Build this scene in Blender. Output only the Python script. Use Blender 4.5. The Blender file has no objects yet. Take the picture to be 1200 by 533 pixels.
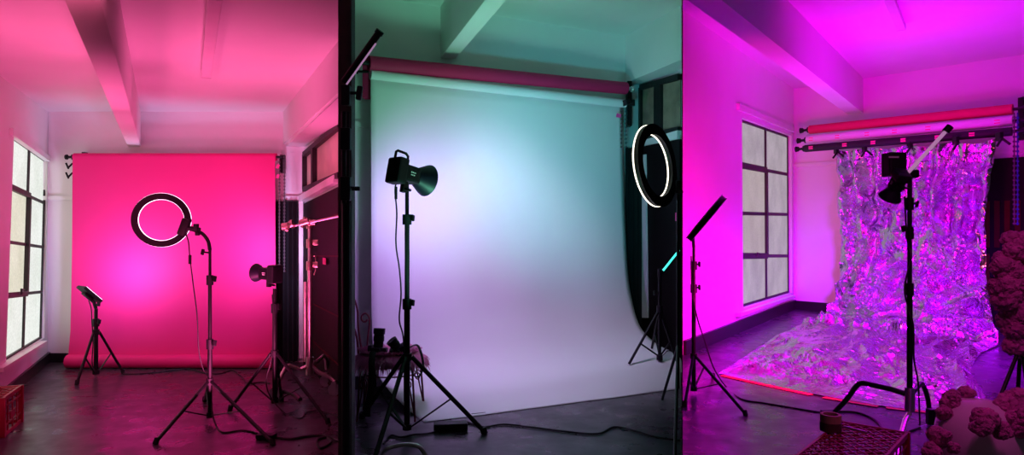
import bpy, bmesh, math, random
from mathutils import Vector, Matrix, noise
from mathutils.bvhtree import BVHTree
random.seed(7)
S = bpy.context.scene
COL = S.collection
R = math.radians
F_PX, CX, CY, EYE = 800.0, 600.0, 266.5, 1.5

def P(px, py, d):                      # a sight line of the surveyed photograph at distance d
    return Vector(((px-CX)/F_PX*d, d, EYE-(py-CY)/F_PX*d))
def G(px, py, z=0.0):                  # point on a level z
    d = (EYE-z)*F_PX/(py-CY)
    return P(px, py, d)
def V(*a): return Vector(a)

# ------------------------------------------------------------------ materials
def nt(m):
    m.use_nodes = True
    t = m.node_tree
    return t, t.nodes, t.links, t.nodes['Principled BSDF']
def mat(name, col, rough=0.5, metal=0.0, var=0.06, scale=6.0, bump=0.0, bscale=60.0, spec=0.5, emit=None, estr=0.0, detail=4):
    m = bpy.data.materials.new(name)
    t, n, l, b = nt(m)
    b.inputs['Roughness'].default_value = rough
    b.inputs['Metallic'].default_value = metal
    b.inputs['Specular IOR Level'].default_value = spec
    tc = n.new('ShaderNodeTexCoord')
    nz = n.new('ShaderNodeTexNoise'); nz.inputs['Scale'].default_value = scale; nz.inputs['Detail'].default_value = detail
    l.new(tc.outputs['Object'], nz.inputs['Vector'])
    cr = n.new('ShaderNodeValToRGB')
    cr.color_ramp.elements[0].position = 0.3; cr.color_ramp.elements[1].position = 0.7
    cr.color_ramp.elements[0].color = (*[c*(1-var) for c in col], 1)
    cr.color_ramp.elements[1].color = (*[min(1, c*(1+var)) for c in col], 1)
    l.new(nz.outputs['Fac'], cr.inputs['Fac']); l.new(cr.outputs['Color'], b.inputs['Base Color'])
    if bump:
        n2 = n.new('ShaderNodeTexNoise'); n2.inputs['Scale'].default_value = bscale; n2.inputs['Detail'].default_value = 6
        l.new(tc.outputs['Object'], n2.inputs['Vector'])
        bp = n.new('ShaderNodeBump'); bp.inputs['Strength'].default_value = bump; bp.inputs['Distance'].default_value = 0.02
        l.new(n2.outputs['Fac'], bp.inputs['Height']); l.new(bp.outputs['Normal'], b.inputs['Normal'])
    if emit:
        b.inputs['Emission Color'].default_value = (*emit, 1); b.inputs['Emission Strength'].default_value = estr
    return m
M = {}
M['plaster'] = mat('white_plaster', (.80,.79,.78), .62, var=.03, scale=1.5, bump=.12, bscale=14)
M['ceiling'] = mat('ceiling_paint', (.80,.79,.78), .7, var=.03, scale=1.2, bump=.08, bscale=10)
M['trim'] = mat('white_gloss_trim', (.78,.77,.75), .4, var=.04)
M['skirting'] = mat('black_skirting', (.012,.011,.013), .4, bump=.1)
M['steel_frame'] = mat('black_steel_frame', (.012,.011,.011), .5, var=.2, bump=.15, bscale=40)
M['darkwood'] = mat('dark_brown_timber', (.05,.034,.028), .6, var=.25, scale=9, bump=.2)
M['blackboard'] = mat('black_painted_boards', (.007,.004,.005), .6, var=.25, scale=3, spec=.15)
M['redboard'] = mat('dark_red_painted_panel', (.06,.003,.005), .6, var=.25, scale=3, spec=.15)
M['curtain'] = mat('black_curtain_cloth', (.008,.007,.009), .9, var=.2)
M['pinkpaper'] = mat('hot_pink_seamless_paper', (.80,.008,.19), .75, var=.02, scale=2)
M['darkpink'] = mat('crimson_pink_paper', (.62,.01,.10), .7, var=.03)
M['whitepaper'] = mat('white_seamless_paper', (.86,.86,.87), .7, var=.015, scale=1.5, bump=.03, bscale=5)
M['blackpaper'] = mat('black_seamless_paper', (.012,.011,.014), .6)
M['black'] = mat('black_metal', (.006,.005,.007), .42, var=.2, spec=.3)
M['blackplastic'] = mat('black_plastic', (.007,.006,.009), .5, var=.2, bump=.05, bscale=200, spec=.3)
M['navy'] = mat('navy_anodised', (.008,.007,.018), .45, var=.2, spec=.3)
M['rubber'] = mat('black_rubber', (.008,.008,.008), .7)
M['cable'] = mat('black_cable', (.006,.005,.007), .5)
M['chrome'] = mat('chrome_tube', (.85,.78,.74), .36, 1.0, var=.08, scale=20)
M['brass'] = mat('worn_steel_clamp', (.70,.52,.44), .3, 1.0, var=.2, scale=30)
M['silver'] = mat('satin_silver', (.75,.75,.78), .3, 1.0, var=.08)
M['crate'] = mat('red_crate_plastic', (.36,.006,.035), .4, var=.1)
M['tape'] = mat('tan_tape', (.42,.25,.16), .6, var=.1)
M['orangetape'] = mat('orange_gaffer_tape', (.85,.20,.08), .6, var=.1)
M['pinktag'] = mat('pink_paper_tag', (.95,.05,.32), .6)
M['whitemark'] = mat('white_printed_mark', (.8,.8,.8), .5)
M['foam'] = mat('pink_foam', (.50,.11,.32), .85, var=.3, scale=14, bump=.6, bscale=45)
M['ceramic'] = mat('pale_ceramic', (.72,.60,.66), .35, var=.05)
M['redwire'] = mat('dark_red_wrought_wire', (.16,.012,.03), .4)
M['fur'] = mat('pink_and_grey_fur', (.62,.22,.36), .8, var=.45, scale=5)
M['glass_dark'] = mat('dusty_brown_glass', (.26,.20,.14), .25, var=.3, scale=5)
M['glass_pink'] = mat('frosted_cream_glass', (.85,.72,.56), .35, var=.15, scale=4)
M['ring_glow'] = mat('glowing_diffuser_white', (.9,.85,.8), .4, emit=(1,.90,.74), estr=2.6)
M['ring_glow1'] = mat('glowing_diffuser_pinkish', (.9,.85,.8), .4, emit=(1,.62,.85), estr=3.0)
M['ring_off'] = mat('unlit_diffuser', (.55,.45,.5), .4)
M['teal_glow'] = mat('glowing_teal_tube', (.2,.8,.7), .4, emit=(.05,.9,.72), estr=1.6)
M['pink_tube'] = mat('pale_pink_tube', (.85,.6,.8), .35, emit=(.9,.45,.85), estr=.35)
M['batten'] = mat('batten_enamel', (.8,.78,.77), .45, var=.03)

def floor_mat():
    m = mat('dark_painted_concrete', (.048,.040,.050), .3, var=.3, scale=2.2, bump=.10, bscale=9)
    t, n, l, b = nt(m)
    tc = n.new('ShaderNodeTexCoord')
    vo = n.new('ShaderNodeTexNoise'); vo.inputs['Scale'].default_value = 5; vo.inputs['Detail'].default_value = 8
    l.new(tc.outputs['Object'], vo.inputs['Vector'])
    mr = n.new('ShaderNodeMapRange'); mr.inputs['From Min'].default_value = .35; mr.inputs['From Max'].default_value = .65
    mr.inputs['To Min'].default_value = .24; mr.inputs['To Max'].default_value = .42
    l.new(vo.outputs['Fac'], mr.inputs['Value']); l.new(mr.outputs['Result'], b.inputs['Roughness'])
    return m
M['floor'] = floor_mat()

def pane_mat(name, c0, c1, estr, clear=0.0):
    m = bpy.data.materials.new(name); t, n, l, b = nt(m)
    tc = n.new('ShaderNodeTexCoord')
    mp = n.new('ShaderNodeMapping'); mp.inputs['Scale'].default_value = (1.2, 1.2, 1.0)
    l.new(tc.outputs['Object'], mp.inputs['Vector'])
    nz = n.new('ShaderNodeTexNoise'); nz.inputs['Scale'].default_value = 2.2; nz.inputs['Detail'].default_value = 3
    l.new(mp.outputs['Vector'], nz.inputs['Vector'])
    cr = n.new('ShaderNodeValToRGB'); cr.color_ramp.elements[0].position=.35; cr.color_ramp.elements[1].position=.62
    cr.color_ramp.elements[0].color = (*c0,1); cr.color_ramp.elements[1].color = (*c1,1)
    l.new(nz.outputs['Fac'], cr.inputs['Fac'])
    ck = n.new('ShaderNodeTexVoronoi'); ck.inputs['Scale'].default_value = 45
    l.new(tc.outputs['Object'], ck.inputs['Vector'])
    mx = n.new('ShaderNodeMixRGB'); mx.blend_type='MULTIPLY'; mx.inputs['Fac'].default_value=.22
    l.new(cr.outputs['Color'], mx.inputs['Color1']); l.new(ck.outputs['Distance'], mx.inputs['Color2'])
    l.new(mx.outputs['Color'], b.inputs['Emission Color']); b.inputs['Emission Strength'].default_value = estr
    b.inputs['Base Color'].default_value = (.04,.04,.04,1); b.inputs['Roughness'].default_value=.6; b.inputs['Specular IOR Level'].default_value=.15
    return m
M['pane_white'] = pane_mat('daylit_wired_glass', (.84,.90,.82), (.95,1,.94), .98)
M['pane_cream'] = pane_mat('daylit_cream_glass', (.80,.80,.62), (.92,.91,.74), .92)
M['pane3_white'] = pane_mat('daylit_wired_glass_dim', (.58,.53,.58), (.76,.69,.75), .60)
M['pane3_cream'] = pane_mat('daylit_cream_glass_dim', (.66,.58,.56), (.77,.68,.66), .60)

def foil_mat():
    m = bpy.data.materials.new('crinkled_silver_foil'); t, n, l, b = nt(m)
    b.inputs['Base Color'].default_value = (.66,.62,.72,1); b.inputs['Metallic'].default_value = 1
    b.inputs['Roughness'].default_value = .20
    tc = n.new('ShaderNodeTexCoord')
    nz = n.new('ShaderNodeTexNoise'); nz.inputs['Scale'].default_value=4; nz.inputs['Detail'].default_value=4
    mx = n.new('ShaderNodeMixRGB'); mx.inputs['Fac'].default_value=.25
    l.new(tc.outputs['Object'], nz.inputs['Vector']); l.new(tc.outputs['Object'], mx.inputs['Color1']); l.new(nz.outputs['Color'], mx.inputs['Color2'])
    msk = n.new('ShaderNodeTexNoise'); msk.inputs['Scale'].default_value=1.6; msk.inputs['Detail'].default_value=3
    l.new(tc.outputs['Object'], msk.inputs['Vector'])
    mr = n.new('ShaderNodeMapRange'); mr.inputs['From Min'].default_value=.42; mr.inputs['From Max'].default_value=.58; mr.inputs['To Min'].default_value=.12; mr.inputs['To Max'].default_value=.8
    l.new(msk.outputs['Fac'], mr.inputs['Value'])
    last=None
    for sc,dist in ((5,.07),(14,.02)):
        v = n.new('ShaderNodeTexVoronoi'); v.inputs['Scale'].default_value = sc; v.feature='F1'
        l.new(mx.outputs['Color'], v.inputs['Vector'])
        bp = n.new('ShaderNodeBump'); bp.inputs['Distance'].default_value=dist
        l.new(mr.outputs['Result'], bp.inputs['Strength']); l.new(v.outputs['Distance'], bp.inputs['Height'])
        if last: l.new(last.outputs['Normal'], bp.inputs['Normal'])
        last=bp
    l.new(last.outputs['Normal'], b.inputs['Normal'])
    return m
M['foil'] = foil_mat()

# ------------------------------------------------------------------ mesh helpers
class MB:
    def __init__(s): s.bm = bmesh.new()
    def box(s, c, size, rot=None, bevel=0.0):
        r = bmesh.ops.create_cube(s.bm, size=1.0)
        vs = r['verts']
        mt = Matrix.Translation(c) @ (rot.to_4x4() if rot else Matrix.Identity(4)) @ Matrix.Diagonal((*size, 1))
        bmesh.ops.transform(s.bm, matrix=mt, verts=vs)
        if bevel:
            es = list({e for v in vs for e in v.link_edges})
            bmesh.ops.bevel(s.bm, geom=es, offset=bevel, segments=2, affect='EDGES', profile=.6)
        return s
    def tube(s, pts, r, seg=10, cap=True, radii=None, flat=None):
        pts = [Vector(p) for p in pts]
        n = len(pts); rings = []
        prev = None
        for i, p in enumerate(pts):
            if i == 0: t = pts[1]-p
            elif i == n-1: t = p-pts[i-1]
            else: t = (pts[i+1]-p).normalized()+(p-pts[i-1]).normalized()
            t = t.normalized() if t.length > 1e-9 else V(0,0,1)
            if prev is None:
                a = V(0,0,1) if abs(t.z) < .9 else V(1,0,0)
                u = t.cross(a).normalized()
            else:
                u = (prev - t*prev.dot(t)).normalized()
            prev = u
            w = t.cross(u)
            rr = radii[i] if radii else r
            fu, fw = flat if flat else (1,1)
            rings.append([s.bm.verts.new(p + rr*(math.cos(2*math.pi*k/seg)*u*fu + math.sin(2*math.pi*k/seg)*w*fw)) for k in range(seg)])
        for i in range(n-1):
            for k in range(seg):
                s.bm.faces.new((rings[i][k], rings[i][(k+1)%seg], rings[i+1][(k+1)%seg], rings[i+1][k]))
        if cap:
            s.bm.faces.new(rings[0][::-1]); s.bm.faces.new(rings[-1])
        return s
    def cyl(s, a, b, r, r2=None, seg=16):
        return s.tube([a, b], r, seg, radii=[r, r if r2 is None else r2])
    def lathe(s, o, axis, prof, seg=32, close=False):
        """prof: list of (distance along axis, radius)"""
        axis = Vector(axis).normalized()
        a = V(0,0,1) if abs(axis.z) < .9 else V(1,0,0)
        u = axis.cross(a).normalized(); w = axis.cross(u)
        rings = []
        for h, r in prof:
            c = Vector(o)+axis*h
            rings.append([s.bm.verts.new(c + max(r,1e-4)*(math.cos(2*math.pi*k/seg)*u+math.sin(2*math.pi*k/seg)*w)) for k in range(seg)])
        m = len(rings)
        for i in range(m if close else m-1):
            A, B = rings[i], rings[(i+1)%m]
            for k in range(seg): s.bm.faces.new((A[k], A[(k+1)%seg], B[(k+1)%seg], B[k]))
        return s
    def prism(s, poly, off):
        a = [s.bm.verts.new(Vector(p)) for p in poly]; b = [s.bm.verts.new(Vector(p)+Vector(off)) for p in poly]
        n = len(a)
        s.bm.faces.new(a[::-1]); s.bm.faces.new(b)
        for i in range(n): s.bm.faces.new((a[i], a[(i+1)%n], b[(i+1)%n], b[i]))
        return s
    def ico(s, c, r, sub=2, sc=(1,1,1), fn=None):
        v = bmesh.ops.create_icosphere(s.bm, subdivisions=sub, radius=1.0)['verts']
        for x in v:
            d = x.co.normalized(); k = r*(1+(fn(d) if fn else 0))
            x.co = Vector(c)+Vector((d.x*sc[0]*k, d.y*sc[1]*k, d.z*sc[2]*k))
        return s
    def grid(s, rows, thick=None):
        vs = [[s.bm.verts.new(p) for p in row] for row in rows]
        for i in range(len(vs)-1):
            for j in range(len(vs[0])-1):
                s.bm.faces.new((vs[i][j], vs[i][j+1], vs[i+1][j+1], vs[i+1][j]))
        return s
    def build(s, name, m, parent=None, smooth=False, loc=None, **tags):
        bmesh.ops.recalc_face_normals(s.bm, faces=s.bm.faces)
        me = bpy.data.meshes.new(name)
        o = bpy.data.objects.new(name, me); COL.objects.link(o)
        org = Vector((0,0,0))
        if parent: org = parent_origin(parent)
        elif s.bm.verts:
            cs = [v.co for v in s.bm.verts]
            org = V(sum(c.x for c in cs)/len(cs), sum(c.y for c in cs)/len(cs), min(c.z for c in cs))
        for v in s.bm.verts: v.co -= org
        if smooth:
            for f in s.bm.faces: f.smooth = True
            for e in s.bm.edges:
                if len(e.link_faces) == 2 and e.calc_face_angle(0) > R(38): e.smooth = False
        s.bm.to_mesh(me); s.bm.free()
        me.materials.append(m if not isinstance(m, str) else M[m])
        if parent: o.parent = parent
        else: o.location = org
        for k, v in tags.items(): o[k] = v
        return o
def parent_origin(p):
    o = Vector((0,0,0))
    while p: o += p.location; p = p.parent
    return o
def thing(name, loc, label, cat, group=None):
    o = bpy.data.objects.new(name, None); COL.objects.link(o); o.location = loc; o.empty_display_size = .1
    o['label'] = label; o['category'] = cat
    if group: o['group'] = group
    return o
def tag(o, label, cat, group=None):
    o['label'] = label; o['category'] = cat
    if group: o['group'] = group
    return o
def struct(name, mb, m, parent=None, smooth=False):
    o = mb.build(name, m, parent, smooth)
    if not parent: o['kind'] = 'structure'
    return o
def cr(pts, n=8):
    """Catmull-Rom through the points"""
    pts = [Vector(p) for p in pts]; out = []
    q = [pts[0]*2-pts[1]]+pts+[pts[-1]*2-pts[-2]]
    for i in range(1, len(q)-2):
        for k in range(n):
            t = k/n; a,b,c,d = q[i-1],q[i],q[i+1],q[i+2]
            out.append(.5*((2*b)+(c-a)*t+(2*a-5*b+4*c-d)*t*t+(3*b-a-3*c+d)*t**3))
    out.append(pts[-1]); return out
def frame_rot(xa, ya):
    xa = Vector(xa).normalized(); ya = Vector(ya); ya = (ya-xa*ya.dot(xa)).normalized(); za = xa.cross(ya)
    return Matrix((xa, ya, za)).transposed()

class WallPlane:
    """vertical wall through (x,y) running along dir"""
    def __init__(s, p, d):
        s.p = V(p[0],p[1],0); s.d = V(d[0],d[1],0).normalized(); s.n = V(s.d.y,-s.d.x,0)
    def hit(s, px, py, off=0.0):
        r = P(px, py, 1.0)-V(0,0,EYE); o = V(0,0,EYE)
        t = (s.p+s.n*off-o).dot(s.n)/r.dot(s.n)
        return o+r*t
    def at(s, t, z, off=0.0): return s.p+s.d*t+s.n*off+V(0,0,z)
    def t(s, px, off=0.0): return (s.hit(px,CY,off)-s.p).dot(s.d)

def bar(mb, a, b, w, dpt, nrm):
    """rectangular bar from a to b, w wide, dpt deep along nrm"""
    a = Vector(a); b = Vector(b); L = (b-a).length
    rot = frame_rot(b-a, nrm)
    mb.box((a+b)/2, (L, dpt, w), rot)

# ------------------------------------------------------------------ the shared floor and added partitions that split the bays and block light between them
mb = MB(); mb.prism([(-9,0.5,0),(14,0.5,0),(14,14,0),(-9,14,0)], (0,0,-.1)); struct('floor', mb, 'floor')
for nm, k, y1 in (('added_partition_left', -.25, 8.2), ('added_partition_right', .25, 9.2)):
    y0 = 3.62
    mb = MB(); sx = .005 if k < 0 else 0.0
    mb.prism([(k*y0+sx,y0,0),(k*y1+sx,y1,0),(k*y1-.005+sx,y1,0),(k*y0-.005+sx,y0,0)], (0,0,4.1))
    struct(nm, mb, 'blackboard')
mb = MB(); mb.box((-.862,3.56,1.85), (.070,.09,3.7), bevel=.006)
struct('trim_1', mb, 'darkwood')

# ================================================================== BAY 1 : pink backdrop
ZC1 = 2.79; YB1 = 7.62; DIR1 = (-.455, 1)
left1 = WallPlane((-5.18, YB1), DIR1)          # normal points +x side? ensured below
right1 = WallPlane((-2.315, YB1), (-.52,1))
def lx1(y, x0=-5.18): return x0-.455*(y-YB1)

def wall_hole(name, wp, t0, t1, z0, z1, hole, thick, side, m='plaster'):
    """wall in plane wp from t0 to t1 with a four-cornered hole (world points on the plane), thickness away from the room"""
    mb = MB(); bm = mb.bm
    out = [wp.at(t0,z0), wp.at(t1,z0), wp.at(t1,z1), wp.at(t0,z1)]
    off = wp.n*thick*side
    A = [bm.verts.new(p) for p in out]; B = [bm.verts.new(p) for p in hole]
    C = [bm.verts.new(p+off) for p in out]; D = [bm.verts.new(p+off) for p in hole]
    for i in range(4):
        j = (i+1)%4
        bm.faces.new((A[i],A[j],B[j],B[i])); bm.faces.new((C[j],C[i],D[i],D[j]))
        bm.faces.new((B[i],B[j],D[j],D[i])); bm.faces.new((A[j],A[i],C[i],C[j]))
    return struct(name, mb, m)
def lerp(a,b,t): return a+(b-a)*t
def make_window(name, corners, vmid, rows_l, rows_r, nrm, mats, bw, casement):
    """corners bl, br, tr, tl ; vmid=(bottom frac, top frac); rows as fraction of height at the left / right edge"""
    bl, br, tr, tl = corners
    root = bpy.data.objects.new(name, None); COL.objects.link(root); root.location = bl; root['kind'] = 'structure'
    f = MB()
    for a,b in ((bl,br),(br,tr),(tr,tl),(tl,bl)): bar(f, a, b, bw*1.3, .05, nrm)
    f.build('window_frame', 'steel_frame', root)
    mB = lerp(bl,br,vmid[0]); mT = lerp(tl,tr,vmid[1])
    g = MB(); bar(g, mB, mT, bw*1.5, .045, nrm)
    for a,b in zip(rows_l, rows_r): bar(g, lerp(bl,tl,a), lerp(br,tr,b), bw, .04, nrm)
    g.build('glazing_bar', 'steel_frame', root)
    c = MB(); a0, a1 = casement
    q = [lerp(bl,tl,a0), lerp(mB,mT,(rows_l[0]*(1-vmid[0])+rows_r[0]*vmid[0])), lerp(mB,mT,(rows_l[2]*(1-vmid[0])+rows_r[2]*vmid[0])), lerp(bl,tl,a1)]
    for i in range(4): bar(c, q[i]+nrm*.03, q[(i+1)%4]+nrm*.03, bw*1.7, .03, nrm)
    c.build('casement_frame', 'steel_frame', root)
    h = MB(); p = lerp(q[0],q[1],.55)+nrm*.06; h.tube([p, p+V(0,0,.05), p+(q[1]-q[0]).normalized()*.10+V(0,0,.04)], .010); h.build('window_latch', 'steel_frame', root)
    L = [0]+list(rows_l)+[1]; Rr = [0]+list(rows_r)+[1]
    def row(s, i): return lerp(lerp(bl,tl,L[i]), lerp(br,tr,Rr[i]), s)
    for i in range(len(L)-1):
        for cidx in range(2):
            s0a,s1a = (0, vmid[0]) if cidx == 0 else (vmid[0], 1)
            pm = MB(); pm.prism([row(s0a,i), row(s1a,i), row(s1a,i+1), row(s0a,i+1)], nrm*.006)
            pm.build('window_pane', mats[1 if (cidx == 0 and i in (1,2)) else 0], root)
    return root

# which side is the room for the bay 1 left wall: n = (d.y,-d.x) = (+,+) -> points to +x : the room
HL = [left1.hit(7,424), left1.hit(52,396), left1.hit(57.5,188), left1.hit(16.5,158)]
# order along t: t grows with depth -> bl is near
wall_hole('wall_left', left1, -4.2, 0.0, 0, ZC1, HL, .22, -1)
off = -left1.n*.05
WC = [h+off for h in HL]
make_window('window_1', WC, (.50,.50), (.283,.52,.765), (.255,.505,.755), left1.n, ('pane_white','pane_cream'), .03, (.283,.765))
# ledge under the window and head moulding
mb = MB(); a = left1.hit(4,431,.06); b = left1.hit(55.5,399,.06); mb.prism([a,b,b+V(0,0,-.035),a+V(0,0,-.035)], -left1.n*.12)
struct('trim_2', mb, 'trim')
mb = MB(); a = left1.hit(15.5,150,.03); b = left1.hit(59,183,.03); mb.prism([a,b,b+V(0,0,-.06),a+V(0,0,-.06)], -left1.n*.05)
struct('trim_3', mb, 'trim')
# back wall
mb = MB(); mb.box(((-5.6-1.85)/2, YB1+.06, ZC1/2), (3.75,.12,ZC1)); struct('wall_back', mb, 'plaster')
# right wall : clerestory strip and black boards below
tR0 = right1.t(400)
def on_right1(px,py,off=0): return right1.hit(px,py,off)
mb = MB(); mb.prism([right1.at(tR0,0),right1.at(0,0),right1.at(0,ZC1),right1.at(tR0,ZC1)], right1.n*.1); struct('wall_right', mb, 'plaster')
rn1 = -right1.n          # towards the room (left)
def slab(mb, wp, pts, t, n): mb.prism([wp.hit(*p) for p in pts], n*t); return mb
mb = slab(MB(), right1, [(358.5,239),(399.8,219),(399.8,520),(358.5,427)], .03, rn1); struct('door_1', mb, 'blackboard')
mb = MB()
for yl, yr in ((262,250),(300,300),(352,372),(392,430),(415,468)):
    a = right1.hit(359,yl,-.03); b = right1.hit(399.5,yr,-.03); bar(mb, a, b, .012, .014, rn1)
struct('trim_4', mb, 'redboard')
# white sill strip under the clerestory and vertical white jamb
mb = slab(MB(), right1, [(355,238),(399.8,214),(399.8,205),(355,231)], .07, rn1); struct('trim_5', mb, 'trim')
mb = MB(); mb.box((-2.335, YB1-.04, (EYE-(418-CY)/F_PX*7.6+EYE-(236-CY)/F_PX*7.6)/2), (.045,.05,1.74)); struct('trim_6', mb, 'trim')
wroot = bpy.data.objects.new('window_2', None); COL.objects.link(wroot); wroot.location = right1.hit(358,230); wroot['kind']='structure'
mb = MB()
fr = [right1.hit(357.5,222,-.03), right1.hit(399.5,205,-.03), right1.hit(399.5,146,-.03), right1.hit(357.5,181,-.03)]
for i,w in ((0,.05),(2,.05),(3,.035)): bar(mb, fr[i], fr[(i+1)%4], w, .06, rn1)
bar(mb, right1.hit(368.5,217,-.03), right1.hit(368.5,172,-.03), .085, .06, rn1)
mb.build('window_frame', 'steel_frame', wroot)
for q in (((359,221),(366,218),(366,178),(359,183)), ((371.5,216),(399.5,206),(399.5,151),(371.5,171))):
    mb = slab(MB(), right1, q, .012, rn1); mb.build('window_pane', 'glass_pink', wroot)
# letter seen at the frame edge of the clerestory pane
fc = bpy.data.curves.new('window_letter','FONT'); fc.body='S'; fc.size=.11; fc.extrude=.002; fc.materials.append(M['blackplastic'])
lo = bpy.data.objects.new('window_letter', fc); COL.objects.link(lo)
lo.parent = wroot; lo.matrix_world = Matrix.Identity(4)
pl = right1.hit(396.6,182,-.045)-wroot.location
lo.location = pl; lo.rotation_euler = (R(90),0,math.atan2(-right1.d.y,-right1.d.x))
# dark curtain on the back wall, right of the paper
def curtain(name, a, b, z0, z1, nfold, amp, m='curtain'):
    rows = []
    a = Vector(a); b = Vector(b); d = (b-a); n = V(d.y,-d.x,0).normalized()
    N = nfold*8
    for z in (z0, z1):
        rows.append([a+d*(i/N)+n*amp*math.sin(i/N*nfold*2*math.pi)+V(0,0,z) for i in range(N+1)])
    rows2 = [[p+n*.012 for p in r] for r in rows]
    mb = MB(); mb.grid(rows); mb.grid(rows2[::-1]); return mb
tag(curtain('c', (-2.63,7.55,0),(-2.37,7.55,0),.02,1.79,5,.022).build('black_curtain','curtain',smooth=True),
    'narrow black curtain hanging right of the pink backdrop paper', 'curtain')
# picture rails
mb = MB(); mb.box((-5.03,YB1-.015,1.5+(CY-232)/F_PX*7.6), (.42,.04,.045)); struct('trim_7', mb, 'trim')
mb = MB(); mb.box((-2.48,YB1-.015,1.5+(CY-232)/F_PX*7.6), (.30,.04,.045)); struct('trim_8', mb, 'trim')
# skirting
mb = MB(); mb.box((-5.0,YB1-.012,.05),(.8,.03,.10)); struct('baseboard_back', mb, 'skirting')
mb = MB(); mb.prism([left1.at(-4.0,0),left1.at(0,0),left1.at(0,.11),left1.at(-4.0,.11)], left1.n*.025); struct('baseboard_left', mb, 'skirting')
# ceiling, beam, bulkhead
def ceil(poly, z): mb = MB(); mb.prism([(x,y,z) for x,y in poly], (0,0,.12)); return struct('ceiling', mb, 'ceiling')
ceil([(lx1(2.1)-.1,2.1),(-.25*2.1,2.1),(-.25*7.9-.003,7.9),(lx1(7.9)-.2,7.9)], ZC1)
def beam(a, b, w, z0, z1, name='ceiling_beam', bev=.02):
    a = V(a[0],a[1],0); b = V(b[0],b[1],0); d=(b-a); rot = frame_rot(d,(0,0,1))
    # local x along, y up, z across
    mb = MB(); mb.box((a+b)/2+V(0,0,(z0+z1)/2), (d.length, z1-z0, w), rot, bevel=bev)
    return mb
o = struct('trim_15', beam((-4.235,7.65),(-1.444,2.2),.135,2.40,2.83), 'ceiling', smooth=True)
mb = MB(); x0=-2.562
mb.prism([(x0,7.63,2.40),(x0-.469*(4.66-7.62),4.66,2.40),(-.25*4.66-.006,4.66,2.40),(-.25*7.63-.006,7.63,2.40)], (0,0,.42))
bmesh.ops.bevel(mb.bm, geom=[e for e in mb.bm.edges if abs(e.verts[0].co.z-2.40)<.01 and abs(e.verts[1].co.z-2.40)<.01 and e.calc_length()>2.5], offset=.03, segments=3, affect='EDGES')
struct('trim_16', mb, 'ceiling', smooth=True)

def batten(a, b, w, h, zc, label):
    a = V(*a,zc); b = V(*b,zc); d=(b-a).normalized()
    t = thing('batten_light', (a+b)/2-V(0,0,h), label, 'light')
    rot = frame_rot(b-a,(0,0,1))
    MB().box((a+b)/2-V(0,0,h*.3), ((b-a).length, h*.6, w*.8), rot).build('housing','batten',t)
    MB().box((a+b)/2-V(0,0,h*.8), ((b-a).length*.995, h*.4, w*1.0), rot, bevel=.008).build('diffuser','batten',t)
    for q in (a,b): MB().box(q-V(0,0,h*.55)+d*(.008 if q is b else -.008), (.016,h*1.0,w*1.02), rot).build('end_cap','batten',t)
    return t
e = P(241.5,85,5.55); s_ = P(252,-8,3.65)
batten((s_.x,s_.y),(e.x,e.y),.075,.075,ZC1,'unlit white fluorescent batten on the pink-lit ceiling above the pink backdrop')

# ---- backdrop paper (pink)
YP = 7.40
def roll(name, a, b, r, m, seg=28): return MB().cyl(a, b, r, seg=seg).build(name, m, None, True)
pd = thing('backdrop_paper', P(206,426,YP), 'hot pink seamless paper backdrop hanging full width to the floor', 'backdrop')
xl,xr = P(88,0,YP).x, P(324,0,YP).x
zt = P(0,184,YP).z
MB().cyl((xl-.005,YP,zt),(xr,YP,zt),.042,seg=28).build('paper_roll','pinkpaper',pd,True)
rows=[]
for i in range(25):
    z = zt - (zt-.12)*i/24
    k = i/24
    rows.append([V(xl-.02*k + (xr-xl+.03*k)*j/20, YP-.043 + .012*math.sin(j*.5+i*.2)*k - (.0 if i<22 else .01*(i-21)), z) for j in range(21)])
MB().grid(rows).build('paper_sheet','pinkpaper',pd,True)
MB().cyl((P(80,0,7.30).x,7.29,.072),(xr+.01,7.29,.072),.07,seg=28).build('rolled_end','pinkpaper',pd,True)
ps = thing('backdrop_bracket', (xl-.05,7.55,zt), 'black wall bracket with hooks at left end of the pink backdrop', 'bracket')
MB().cyl((xl-.09,YP,zt),(xl+.0,YP,zt),.014).cyl((xl-.10,YP,zt),(xl-.085,YP,zt),.028).cyl((xl-.03,YP,zt),(xl-.005,YP,zt),.03).build('end_plug','black',ps,True)
for py in (194,205):
    z=P(0,py,7.5).z; x=P(86,0,7.5).x
    MB().tube([(x,7.6,z+.02),(x,7.48,z+.02),(x-.02,7.44,z-.03),(x+.01,7.40,z-.04),(x-.01,7.39,z+.02)],.010).build('hook','black',ps)
MB().box((xl-.0,7.57,zt-.13),(.035,.06,.40)).build('back_plate','black',ps)
ps = thing('backdrop_bracket', (xr+.05,7.55,zt), 'black bracket and knob at right end of the pink backdrop', 'bracket')
MB().cyl((xr,YP,zt),(xr+.08,YP,zt),.014).cyl((xr+.07,YP,zt),(xr+.085,YP,zt),.026).build('end_plug','black',ps,True)
MB().box((xr+.01,7.57,zt-.06),(.035,.09,.20)).build('back_plate','black',ps)
def chain(x, y, z0, z1, label, m='black', r=.012, px=None):
    mb = MB(); n = int((z1-z0)/(r*3.0))
    for i in range(n):
        mb.ico((x,y,z0+(z1-z0)*i/n), r, 1)
    mb.cyl((x,y,z0),(x,y,z1),r*.35,seg=6)
    return tag(mb.build('roller_chain', m, None, True), label, 'chain')
M['greychain']=mat('grey_bead_chain',(.10,.08,.09),.5)
cx_=P(327.5,0,7.3)
chain(cx_.x,7.3,P(0,318,7.3).z,zt-.03,'grey bead chain hanging at right edge of the pink backdrop','greychain')
chain(cx_.x+.04,7.34,P(0,318,7.3).z,zt-.03,'second grey bead chain hanging just right of the first by the pink backdrop','greychain')
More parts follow.
